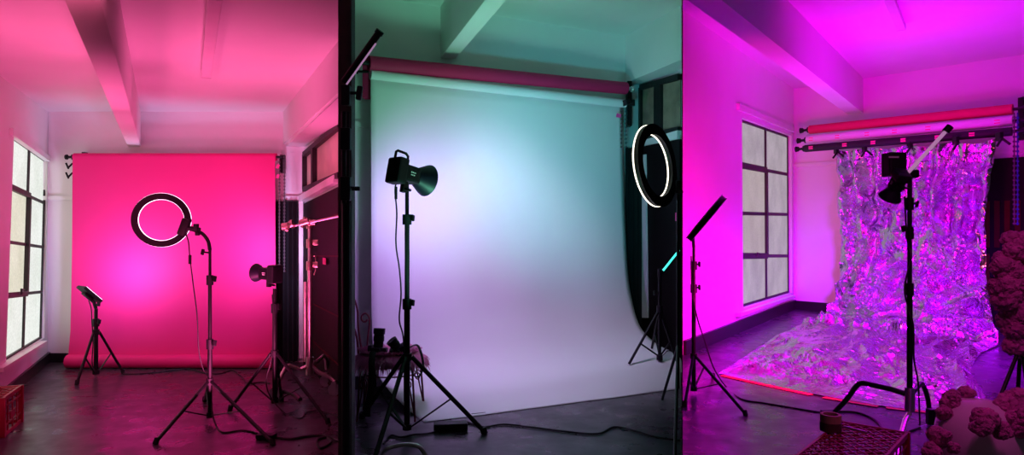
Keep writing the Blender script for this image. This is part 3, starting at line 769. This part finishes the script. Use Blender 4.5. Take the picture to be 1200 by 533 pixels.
# foreground stick light at left
D=3.4
t=thing('light_stand',V(P(405.5,0,D).x,D,0),'near black light stand at left edge of the white backdrop bay','stand')
x=P(405.5,0,D).x
MB().cyl((x-.012,D,.1),(x-.012,D,zf(131,D)),.011).cyl((x+.010,D,.1),(x+.010,D,zf(131,D)),.006).build('pole','black',t,True)
MB().box((x,D,zf(112,D)),(.045,.05,.10),bevel=.008).build('clamp','blackplastic',t)
MB().cyl(P(409,109,D),P(419,109,D),.008).box(P(421,109,D),(.028,.03,.07),Matrix.Rotation(.15,3,'Y'),bevel=.008).build('knob','blackplastic',t)
MB().box((x,D,zf(163,D)),(.05,.05,.11),bevel=.008).build('clamp','blackplastic',t)
MB().box((x,D,zf(221,D)),(.05,.05,.12),bevel=.008).cyl(P(409,219,D),P(419,221,D),.007).box(P(417,221,D),(.04,.02,.022),bevel=.004).build('knob','blackplastic',t)
MB().cyl((x,D,.1),(x,D,zf(238,D)),.020).build('pole','black',t,True)
for dx,dy in ((.03,-.5),(.35,-.15),(.06,.45)):
    MB().tube([(x,D,.33),(x+dx,D+dy*.9,.012)],.010).build('leg','black',t,True)
tb=thing('stick_light',P(424,68,D),'black stick light tube angled up from the near stand','light')
a=P(403,96,D-.06); b=P(443,40,D-.12)
MB().cyl(a,b,.017,seg=20).build('housing','black',tb,True)
dv=(b-a).normalized()
MB().cyl(b,b+dv*.02,.021,seg=20).build('end_cap','blackplastic',tb,True)
MB().cyl(a+V(.011,0,-.010),b-dv*.04+V(.011,0,-.010),.007,seg=12).build('diffuser','pink_tube',tb,True)

# ring light right
rd=V(.63,.77,0)
rr_=ring_light(P(768.5,194,5.0),(-.77,.62,-.10),.235,.30,'large glowing ring light seen from behind at right of the white backdrop','ring_glow',.04,.005)
st=thing('light_stand',V(1.235,5.06,0),'black light stand mostly cut by the right edge of the white backdrop bay','stand')
MB().cyl((1.238,5.09,.3),(1.238,5.09,1.75),.012).build('pole','black',st,True)
MB().tube([(1.238,5.09,.62),G(776,468)],.012).build('leg','black',st,True)
MB().tube([(1.238,5.09,.62),G(790,560)],.012).build('leg','black',st,True)
mq=P(795,219,5.12); MB().box(mq,(.04,.05,.10),bevel=.01).cyl(mq,P(798,226,5.1),.02).build('ball_joint','blackplastic',rr_,True)

# teal stick light on stand standing on the paper
hb=on_paper(772.5,424); D=hb.y; x=P(773,0,D).x
print('teal base', hb, [on_paper(*q) for q in ((737,428),(796,417),(768,412))])
f3=[on_paper(737,428), on_paper(793,424), on_paper(764,409)]
tripod_base=V(x,D,0)
t=thing('light_stand',V(x,D,hb.z),'short black light stand standing on the white paper with a teal stick light','stand')
MB().cyl((x,D,hb.z+.03),(x,D,zf(322,D)),.016).build('pole','black',t,True)
MB().cyl((x,D,zf(325,D)),(x,D,zf(315,D)),.022).build('clamp','blackplastic',t,True)
knob(t,(x,D,zf(343,D)),(-1,0,0))
for f in f3:
    lg=MB().tube([(x,D,zf(362,D)),f+V(0,0,.012)],.013).build('leg','black',t,True)
    MB().tube([V(x,D,hb.z+.05),V(x,D,zf(362,D)).lerp(f,.62)],.008).build('brace','black',t,True)
MB().cyl((x,D,zf(366,D)),(x,D,zf(358,D)),.03).build('collar','blackplastic',t,True)
MB().cyl((x,D,hb.z+.02),(x,D,hb.z+.07),.03).build('hub','blackplastic',t,True)
tl=thing('stick_light',P(785,307,D),'slim glowing teal stick light angled on a short stand','light')
MB().cyl(P(777,317,D),P(796,293,D),.010).build('tube','teal_glow',tl,True)
MB().cyl(P(774,321,D),P(777,317,D),.016).build('handle','black',tl,True)
cable([on_paper(776,418)+V(0,0,.01),on_paper(783,412)+V(0,0,.01),on_paper(790,415)+V(0,0,.01),on_paper(796,419)+V(0,0,.01)],'thin dark cable behind the teal stick light stand',.004)

# ================================================================== BAY 3 : foil
ZC3=4.05
left3=WallPlane((5.19,12.57),(.70,1))         # n=(d.y,-d.x)=(+,-) -> room side
back3=WallPlane((5.19,12.57),(1,-1.06))       # n=(d.y,-d.x)=(-,-) -> room side
tL=left3.t(800.6)
HL=[left3.hit(871,361),left3.hit(928.5,343),left3.hit(927.5,159),left3.hit(869.5,138)]
wall_hole('wall_left',left3,tL,0.0,0,ZC3,HL,.25,-1)
WC=[h-left3.n*.08 for h in HL]
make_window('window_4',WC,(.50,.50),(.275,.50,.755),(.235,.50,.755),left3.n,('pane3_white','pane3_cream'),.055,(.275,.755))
mb=MB(); a=left3.hit(868,367,.08); b=left3.hit(932,346,.08); mb.prism([a,b,b+V(0,0,-.05),a+V(0,0,-.05)],-left3.n*.2); struct('trim_12',mb,'trim')
mb=MB(); a=left3.hit(867,121,.05); b=left3.hit(931,149,.05); mb.prism([a,b,b+V(0,0,-.09),a+V(0,0,-.09)],-left3.n*.06); struct('trim_13',mb,'trim')
mb=MB(); mb.prism([back3.at(-.3,0),back3.at(5.0,0),back3.at(5.0,ZC3),back3.at(-.3,ZC3)],-back3.n*.12); struct('wall_back',mb,'plaster')
mb=MB(); mb.prism([left3.at(tL,0),left3.at(0,0),left3.at(0,.17),left3.at(tL,.17)],left3.n*.04); struct('baseboard_left',mb,'skirting')
mb=MB(); mb.prism([back3.at(0,0),back3.at(1.3,0),back3.at(1.3,.16),back3.at(0,.16)],back3.n*.04); struct('baseboard_back',mb,'skirting')
zr=back3.hit(955,195).z
mb=MB(); mb.prism([back3.at(0,zr),back3.at(4.6,zr),back3.at(4.6,zr+.07),back3.at(0,zr+.07)],back3.n*.04); struct('trim_14',mb,'trim')
mb=MB(); mb.prism([(x,y,ZC3) for x,y in ((.25*5.2+.003,5.2),(9.5,5.2),(9.5,9.0),(5.1,13.2),(.25*8.02+.003,8.1))],(0,0,.12)); struct('ceiling',mb,'ceiling')
mb=MB(); kd=.7246
def bx3(y,s): return 5.98-kd*(11.85-y)+s*.148
yl=(5.98-kd*11.85-.148-.006)/(.25-kd); yr=(5.98-kd*11.85+.148-.006)/(.25-kd)
mb.prism([(bx3(11.85,-1),11.85,3.46),(bx3(yl,-1),yl,3.46),(bx3(yr,1),yr,3.46),(bx3(11.85,1),11.85,3.46)],(0,0,.62)); struct('trim_19',mb,'ceiling')
s_=P(1036,-15,7.05); e=P(1056,33,8.55)
batten((s_.x,s_.y),(e.x,e.y),.10,.08,ZC3,'unlit white fluorescent batten on the purple-lit ceiling above the foil')
# door boards at the right of the foil
dr=bpy.data.objects.new('door_3',None); COL.objects.link(dr); dr.location=back3.hit(1165,430)*V(1,1,0); dr['kind']='structure'
tt0=back3.t(1140); tt1=back3.t(1212)
mb=MB(); mb.prism([back3.at(tt0,0),back3.at(tt1,0),back3.at(tt1,zr-.06),back3.at(tt0,zr-.06)],back3.n*.03); mb.build('door_leaf','blackboard',dr)
for k in range(6):
    a=tt0+(tt1-tt0)*k/6+.03; b=a+(tt1-tt0)/6-.06
    for z0,z1 in ((.25,1.1),(1.2,1.9)):
        MB().prism([back3.at(a,z0),back3.at(b,z0),back3.at(b,z1),back3.at(a,z1)],back3.n*.045).build('door_panel','redboard',dr)
# rollers
n3=back3.n
def roller(pa,pb,r,m,label,plugm='black',nl=.12,tags=()):
    a=P(*pa); b=P(*pb); dv=(b-a).normalized(); t=thing('paper_roll',a,label,'paper roll','paper rolls above the foil')
    MB().cyl(a,b,r,seg=28).build('rolled_paper',m,t,True)
    MB().cyl(a-dv*nl,a,.022).cyl(a-dv*(nl+.05),a-dv*nl,.05,.04).cyl(a-dv*.04,a,.05,.06).build('end_plug',plugm,t,True)
    MB().cyl(b,b+dv*nl,.022).cyl(b+dv*nl,b+dv*(nl+.04),.04,.05).build('end_plug',plugm,t,True)
    for k in tags:
        c=a.lerp(b,k)+V(-.35,-.9,0).normalized()*r+n3*.0
        MB().box(c,(.07,.012,.055),frame_rot(dv,n3)).build('tape_square','pinktag',t)
    return t
roller((949,152,11.9),(1187,128,9.75),.075,'darkpink','crimson paper roll, topmost of three above the foil')
roller((946,164,11.8),(1187,141.5,9.65),.072,'whitepaper','white paper roll with pink tape squares, middle of three above the foil',tags=(.02,.17,.33,.47,.63,.93))
roller((944,174,11.7),(1186,154,9.55),.062,'blackpaper','black paper roll with pink tape squares, lowest of three above the foil',tags=(.03,.22,.37,.52,.68,.83))
for px_,mm,lb in ((1188.5,'greychain','grey bead chain hanging at right end of the rolls in the foil bay'),(1192.5,'bluechain','blue bead chain hanging at right end of the rolls in the foil bay')):
    if mm=='bluechain': M[mm]=mat('blue_bead_chain',(.02,.05,.35),.4)
    chain(P(px_,0,9.5).x,9.5,P(0,262,9.5).z,P(0,132,9.5).z,lb,mm,.022)
br=thing('backdrop_bracket',P(1196,140,9.75),'black wall bracket behind the right ends of three paper rolls','bracket')
MB().box(P(1199,139,9.9),(.08,.10,.62)).build('back_plate','black',br)

# foil sheet
LP=[(979,175,11.55),(982,200,11.6),(984,230,11.6),(987,262,11.6),(988,292,11.6),(984,322,11.55),(978,345,11.45),(970,362,11.2),(957,373,10.9),(930,386,10.04),(905,399,9.06),(878,416,8.03),(858,429,7.385),(842,438.5,6.977)]
RP=[(1168,163,9.45),(1163,200,9.5),(1160,230,9.5),(1157,262,9.55),(1157,295,9.55),(1157,325,9.55),(1160,350,9.5),(1164,372,9.3),(1168,390,8.95),(1169,403,8.6),(1150,413,8.05),(1138,432,7.1),(1150,455,6.31),(1166,482,5.53)]
L3=cr([P(*q) for q in LP],22); R3=cr([P(*q) for q in RP],22)
NU=260; rows=[]; NR=len(L3)
def ridged(p):
    return 1-abs(noise.noise(p))*2
for i,(a,b) in enumerate(zip(L3,R3)):
    k=i/(NR-1); row=[]
    hang=max(0,min(1,(.50-k)/.12))          # 1 on the hanging part
    flo=max(0,min(1,(k-.60)/.08))
    for j in range(NU+1):
        u=j/NU; p=a.lerp(b,u)
        # front bulge on the floor and sag of the top hem between clips
        p=p+V(.10,-.85,0)*(math.sin(math.pi*u)**1.0)*max(0,(k-.80)/.20)**1.3*.62
        if k<.12: p.z-=.05*abs(math.sin(u*math.pi*4))*(1-k/.12)
        q=V(u*3.4,k*6.5,0)
        w=noise.noise_vector(q*1.3)*.35
        big=noise.noise(q*1.1+w)*.10
        fold=(ridged(q*1.8+w)-.5)*.15
        crk=(ridged(q*4.5+w*2)-.5)*.062
        fin=(ridged(q*11.0)-.5)*.022+(ridged(q*26.0)-.5)*.006
        pleat=.07*math.sin(u*math.pi*15+1.5*noise.noise(V(u*4,k*3,5)))*math.exp(-((k-.12)/.16)**2)*(.5+ridged(V(u*6,0,2)))
        e=min(1,min(u,1-u)*14+.15)
        mk=max(0,min(1,(noise.noise(q*1.6+V(9,4,1))+.12)*3.2)); mk=.25+.75*mk
        amp=(1.1*big+fold*1.15+(crk+fin)*mk)
        if flo>=1:
            e2=e*min(1,(1-k)*16+.02); p.z=.010+max(0,.045+amp*.60)*e2
        elif hang>=1:
            p=p+n3*(.03+amp*.9*min(1,k*6+.25)+pleat)
        else:
            n_=n3*(1-flo)*.8+V(0,0,1)*(flo*.9+.35)
            p=p+n_*(.03+amp*1.25)
            p.z=max(p.z,.012+.02*(crk+fin+.1))
        p=p+(b-a).normalized()*(.03*noise.noise(q*4+V(3,3,3)))*e
        row.append(p)
    rows.append(row)
fo=MB().grid(rows).build('foil_sheet','foil'); tag(fo,'crinkled silver foil sheet hanging from the rolls and spread across the floor','foil')
# orange tape along front edge, on the floor
fr_edge=[V(r.x,r.y,0) for r in rows[-1]]
def tape(u0,u1,label):
    a=fr_edge[int(u0*NU)]; b=fr_edge[int(u1*NU)]; d=(b-a).normalized(); n=V(d.y,-d.x,0)
    if n.y>0: n=-n
    mb=MB(); bar(mb,a+n*.02+V(0,0,.006),b+n*.02+V(0,0,.006),.06,.004,V(0,0,1))
    tag(MB().prism([a-n*.02+V(0,0,.004),b-n*.02+V(0,0,.004),b+n*.06+V(0,0,.004),a+n*.06+V(0,0,.004)],V(0,0,.004)).build('tape_strip','orangetape'),label,'tape')
    mb.bm.free()
tape(.02,.30,'long orange tape strip along the left front edge of the foil')
tape(.34,.50,'orange tape strip along the foil edge beside the tape rolls')
tape(.53,.68,'orange tape strip along the foil edge behind the bent stand leg')
tape(.74,.97,'orange tape strip along the foil edge nearest the foam flowers')
for (px,py,d),lb in (((980,176,11.4),'black spring clamp at the top left corner of the foil'),((1013,174,11.0),'black spring clamp on the foil top edge, second from left'),((1066,169,10.5),'black spring clamp on the foil top edge above the pole'),((1120,165,9.9),'black spring clamp on the foil top edge, right of the pole'),((1171,160,9.35),'black spring clamp at the top right corner of the foil')):
    t=thing('spring_clamp',P(px,py,d),lb,'clamp','clamps holding the foil')
    c=P(px,py,d)
    MB().box(c,(.05,.10,.12),bevel=.01).build('jaw','black',t)
    MB().cyl(c+V(0,-.05,-.03),c+V(-.10,-.10,-.14),.016).build('handle','black',t); MB().cyl(c+V(0,-.05,-.03),c+V(.08,-.10,-.12),.016).build('handle','black',t)

# ring light left
D=6.14; b=P(813,0,D)
st=tripod((b.x,D,0), zf(288,D), zf(417,D), zf(455,D), [G(874,487),G(802.5,476),G(836,442)],
   'black light stand close to the magenta wall holding a ring light', joints=(zf(337,D),zf(310,D)), r=.0155, legr=.013)
ax=Vector((.05,0,-.04)); major=(P(849,231,D)-P(807,281,D)).normalized()
axis=(major.cross(V(0,1,0))).normalized()      # in the image plane, across the ring
axis=(axis*.97+V(0,.22,0)).normalized()
rg=ring_light(P(828,256,D),axis,.185,.245,'thin black ring light seen nearly edge-on beside the magenta wall','ring_off',.05,.006)
MB().tube([P(813,290,D),P(812,276,D),P(816,266,D)],.014).build('ball_joint','black',rg,True)
cable([P(810,300,6.1),P(811,340,6.1),P(817,372,6.1),P(826,400,6.1),P(836,430,6.1),G(850,452,.006),G(868,467,.006),G(895,472,.006),G(925,477,.006),G(948,481,.006),G(966,483.5,.006)],'black cable from the edge-on ring light curving across the purple-lit floor',.0065)
tag(MB().box(G(972,484,.02),(.12,.07,.04),Matrix.Rotation(.1,3,'Z'),bevel=.006).build('power_adapter','blackplastic'),'black power adapter on the floor behind the tape rolls','adapter')
cable([G(980,482,.008),G(1000,482.5,.008),G(1016,487,.008),G(1028,494,.008),G(1034,503,.008),G(1038,513,.008)],'black cable from the adapter towards the red crate corner',.008)
cable([G(1018,506,.008),G(1030,502,.008),G(1042,507,.008),G(1052,512,.008),G(1064,506,.008),G(1078,501,.008)],'black cable curling around the base of the bent-leg stand',.008)

# bent-leg stand
D=4.95; x=P(1066,0,D).x
cs=thing('bent_leg_stand',V(x,D,0),'tall dark stand with bent tube legs in front of the foil','stand')
MB().cyl((x,D,.2),(x,D,zf(335,D)),.020).build('lower_column','black',cs,True)
MB().cyl((x,D,zf(336,D)),(x,D,zf(205,D)),.016).build('upper_column','navy',cs,True)
for py in (338,272,238): 
    MB().cyl((x,D,zf(py,D)-.05),(x,D,zf(py,D)+.04),.028).build('clamp','blackplastic',cs,True)
knob(cs,(x,D,zf(268,D)),(-1,-.2,0),.02,.05); knob(cs,(x,D,zf(237,D)),(1,-.2,-.3),.02,.05)
MB().cyl((x,D,.17),(x,D,.34),.034).build('base_hub','silver',cs,True)
hb=V(x,D,zf(463,D))
f=G(977,487)
MB().tube([hb]+cr([P(1045,456,5.02),P(1020,450.5,5.15),P(1010,449,5.2),P(1003,453,5.25),P(992,468,5.35),f+V(0,0,.02)],5),.020,12).build('leg','navy',cs,True)
hb2=V(x,D,zf(484,D))
MB().tube([hb2]+cr([P(1061,492,4.8),P(1056,510,4.6),P(1052,530,4.4),P(1050,545,4.25)],4)+[G(1049,552)],.018,12).build('leg','chrome',cs,True)
MB().tube([hb]+cr([P(1073,456,5.05),P(1079,449.5,5.15),P(1083,454,5.2),P(1087,466,5.25),P(1089,480,5.3),G(1090,491)],4),.018,12).build('leg','navy',cs,True)
# stick light on it
tb=thing('stick_light',P(1078,186,D),'long pale stick light angled across the top of the bent-leg stand','light')
a=P(1045,223,D-.06); b=P(1110,152,D-.14); dv=(b-a).normalized()
MB().cyl(a,b,.013,seg=20).build('tube','pink_tube',tb,True)
MB().cyl(a+V(.009,.006,.009),b+V(.009,.006,.009),.012,seg=16).build('housing','black',tb,True)
MB().cyl(b-dv*.02,b+dv*.03,.025,seg=20).build('end_cap','blackplastic',tb,True)
MB().box(P(1066,204,D-.03),(.10,.08,.06),bevel=.012).cyl(P(1060,200,D-.06),P(1050,206,D-.08),.015).build('tube_clamp','blackplastic',tb,True)
# hanging studio light
c=P(1048,221,4.8)
sl=studio_light(c,(-.10,.55,-.75),.075,'black studio light tilted down beside the tall stand in front of the foil',handle=False,up=V(0,1,.3))
MB().box(P(1047.5,193,4.85),(.12,.12,.17),bevel=.012).build('power_pack','blackplastic',sl)
MB().box(P(1047.5,184,4.785),(.07,.004,.012)).build('printed_mark','whitemark',sl)
MB().tube([P(1049,206,4.85),P(1057,203,4.92),P(1066,203,4.95)],.014).build('mounting_arm','black',sl,True)
cable([P(1060,230,4.88),P(1063,280,4.92),P(1068,300,4.9),P(1060,340,4.9),P(1070,380,4.9),P(1071,420,4.92),P(1076,450,4.95),G(1078,498,.008)],'black cable hanging down the tall bent-leg stand',.006)
# junction box on the third leg
tag(MB().box(P(1091,488,5.15),(.06,.05,.12),bevel=.01).build('sandbag_clip','blackplastic'),'small black box clipped to right leg of the bent-leg stand','adapter')

# crate + tape rolls
A=G(986,493,.3)*V(1,1,0); u=(G(940,528,.3)*V(1,1,0)-A).normalized(); v=V(-u.y,u.x,0)
if v.x<0: v=-v
crate(A,u*.85,v*.36,.30,'dark red plastic milk crate at the bottom edge carrying tape rolls')
tc_=G(973.5,501,.36); tc_=V(P(973.5,0,4.03).x,4.03,.30)
def taperoll(z,r,h,m,label):
    return tag(MB().lathe((tc_.x,tc_.y,z),(0,0,1),[(0,r),(h,r),(h,r*.72),(0,r*.72)],36,close=True).build('tape_roll',m,None,True),label,'tape')
M['darktape']=mat('dark_brown_tape',(.09,.03,.035),.5)
taperoll(.302,.060,.050,'darktape','dark tape roll directly on the crate, lower of the stack')
taperoll(.354,.058,.045,'tape','tan tape roll, top of the stack on the crate')
a=P(986,497,4.15); tag(MB().cyl(G(989,500,.315),G(1016,507,.315),.009).build('marker_pen','silver',None,True),'slim silver pen lying on the crate lattice','pen')

# foam flowers
def foam(mb, pts, seedk=0):
    for (c,r) in pts:
        so_=V(random.uniform(-9,9),random.uniform(-9,9),random.uniform(-9,9))
        mb.ico(c,r,4,(1,1,1),lambda d:.22*noise.noise(d*2.2+so_)+.15*(1-2*abs(noise.noise(d*4.5+so_))) +.05*noise.noise(d*11+so_))
    return mb
def flowers(parent,specs,name='foam_cluster'):
    for px,py,d,rp in specs:
        pts=[]
        c=P(px,py,d); r=rp*d/F_PX
        for k in range(9):
            dr_=V(random.gauss(0,1),random.gauss(0,1),random.gauss(0,1)).normalized()
            pts.append((c+dr_*r*.62,r*.50))
        pts.append((c,r*.75))
        foam(MB(),pts).build(name,'foam',parent,True)
D=4.3
fs=thing('foam_cloud_sculpture',V(P(1190,0,D).x,D,0),'tall bubbly pink foam sculpture on black legs at the right edge','sculpture')
flowers(fs,[(1196,290,D,20),(1181,312,D,17),(1176,335,D,14),(1200,330,D,24),(1184,352,D,17),(1192,378,D,18),(1201,365,D,20),(1198,405,D,18)])
MB().tube([P(1196,405,D),P(1171,468,4.15),G(1163,545)],.012).build('leg','black',fs,True)
MB().tube([P(1196,405,D),P(1192,470,4.35),G(1190,540)],.012).build('leg','black',fs,True)
MB().tube([P(1197,405,D),P(1206,470,4.2),G(1214,545)],.012).build('leg','black',fs,True)
D=3.9
fv=thing('flower_vase',V(P(1150,0,D).x,D,0),'large pale rounded vase ringed with pink foam flowers at lower right','vase')
c=P(1148,540,D); 
MB().lathe(V(c.x,c.y,0),(0,0,1),[(0,.001),(0,.12),(.05,.19),(.14,.225),(.27,.235),(.38,.215),(.46,.165),(.505,.10),(.52,.001)],48).build('vase_body','ceramic',fv,True)
flowers(fv,[(1114,468,3.95,12),(1108,484,3.9,9),(1133,462,4.0,9),(1101,512,3.75,13),(1094,530,3.7,11),(1117,524,3.62,7)],'foam_flower')
flowers(fv,[(1157,492,3.62,15),(1149,501,3.58,11)],'foam_flower')
flowers(fv,[(1192,478,3.8,20),(1203,495,3.7,18),(1180,470,3.85,11),(1175,505,3.6,10)],'foam_flower')

# ================================================================== lights
def look(o, tgt):
    d=(Vector(tgt)-o.location); o.rotation_euler=d.to_track_quat('-Z','Y').to_euler()
def spot(name, loc, tgt, col, power, ang, blend=1.0, size=.05):
    l=bpy.data.lights.new(name,'SPOT'); l.color=col; l.energy=power; l.spot_size=R(ang); l.spot_blend=blend; l.shadow_soft_size=size
    o=bpy.data.objects.new(name,l); COL.objects.link(o); o.location=loc; look(o,tgt); return o
def area(name, loc, tgt, col, power, sx, sy=None, spread=180):
    l=bpy.data.lights.new(name,'AREA'); l.color=col; l.energy=power; l.shape='RECTANGLE'; l.size=sx; l.size_y=sy or sx; l.spread=R(spread)
    o=bpy.data.objects.new(name,l); COL.objects.link(o); o.location=loc; look(o,tgt); return o
# bay 1
spot('led_panel_lamp',P(122,328,6.75),P(150,300,7.4),(.60,.55,1.0),50,165,1.0,.08)
spot('studio_lamp_1',P(287,304,6.65),P(268,285,7.4),(.60,.52,1.0),60,160,1.0,.08)
spot('ring_lamp',P(190,262,5.6),P(200,290,7.4),(.72,.40,1.0),9,120,1.0,.2)
area('pink_backdrop_fill',(-1.9,2.5,2.5),(-3.4,7.3,1.6),(1,.12,.30),6.5,.9,.4,110)  # unseen fill added out of frame to brighten the pink paper
area('pink_ceiling_fill',(-2.0,5.0,.35),(-2.4,6.0,2.79),(1,.11,.38),34,.6,.6,130)  # added uplight without a fixture, tints the ceiling pink
area('pink_wall_fill',(-3.3,3.3,.7),(-4.0,5.4,2.7),(1,.10,.32),24,.5,.5,130)  # added fill beyond the left edge, pinkens wall and ceiling
# bay 2
spot('studio_lamp_2',P(503,212,5.2),P(555,300,6.6),(.62,.30,1.0),74,150,1.0,.1)
spot('cyan_lamp',(.62,4.8,1.7),P(672,185,7.0),(.02,.62,.76),85,84,1.0,.1)
area('mint_fill',(-.35,4.6,.9),(0,6.3,3.6),(.26,1.0,.64),14,.5,.5,115)  # invented mint uplight for ceiling and upper wall, no fixture built
spot('top_soft_fill',(0,5.15,3.5),(.1,6.9,.2),(.86,.76,1.0),150,62,.8,.25)  # extra overhead source, added to lift the lower white paper
# bay 3
spot('violet_floor_fill',(6.5,7.9,3.7),(3.9,7.3,0),(.50,.0,1.0),1100,75,.9,.4)  # added out of view so the floor foil shines violet
spot('violet_foil_fill',(6.7,5.3,3.4),P(1050,400,8.3),(.42,.0,1.0),2600,50,.9,.5)  # second violet source put in for more foil highlights, no fixture
area('magenta_wall_fill',(2.4,5.4,.9),(3.0,10.0,1.0),(1,.0,.36),100,.5,.5,120)  # added magenta fill for the left wall, has no fixture
area('violet_ceiling_fill',(4.9,7.6,1.5),(5.2,9.0,4.0),(.80,.0,1.0),40,.7,.7,120)  # added upward fill that turns the ceiling purple, no fixture
spot('blue_foil_fill',(3.9,4.4,3.6),P(1050,370,9.0),(.34,.0,1.0),5200,52,.95,.6)  # strong unseen fill added in front, gives foil facets blue to mirror
spot('rose_foil_fill',(6.9,7.4,1.0),P(1040,290,10.5),(1,.10,.22),50,100,1.0,.15)  # added off to the right for pink glints in the foil
area('vase_fill',(2.3,3.0,2.9),(2.8,4.0,.4),(1,.08,.62),5.5,.4,.4,110)  # small unseen fill added to brighten the vase and foam

w=bpy.data.worlds.new('world'); S.world=w; w.use_nodes=True
w.node_tree.nodes['Background'].inputs[0].default_value=(.02,.015,.022,1); w.node_tree.nodes['Background'].inputs[1].default_value=1

cd=bpy.data.cameras.new('camera'); co=bpy.data.objects.new('scene_camera',cd); COL.objects.link(co)
cd.sensor_width=36; cd.sensor_fit='HORIZONTAL'; cd.lens=36*F_PX/1200; cd.clip_start=.05; cd.clip_end=200
co.location=(0,0,EYE); co.rotation_euler=(R(90),0,0); S.camera=co
S.view_settings.view_transform='Standard'; S.view_settings.look='None'; S.view_settings.gamma=1; S.view_settings.exposure=0
S.view_settings.use_curve_mapping=False
S.cycles.use_denoising=True
S.cycles.max_bounces=8; S.cycles.sample_clamp_indirect=6
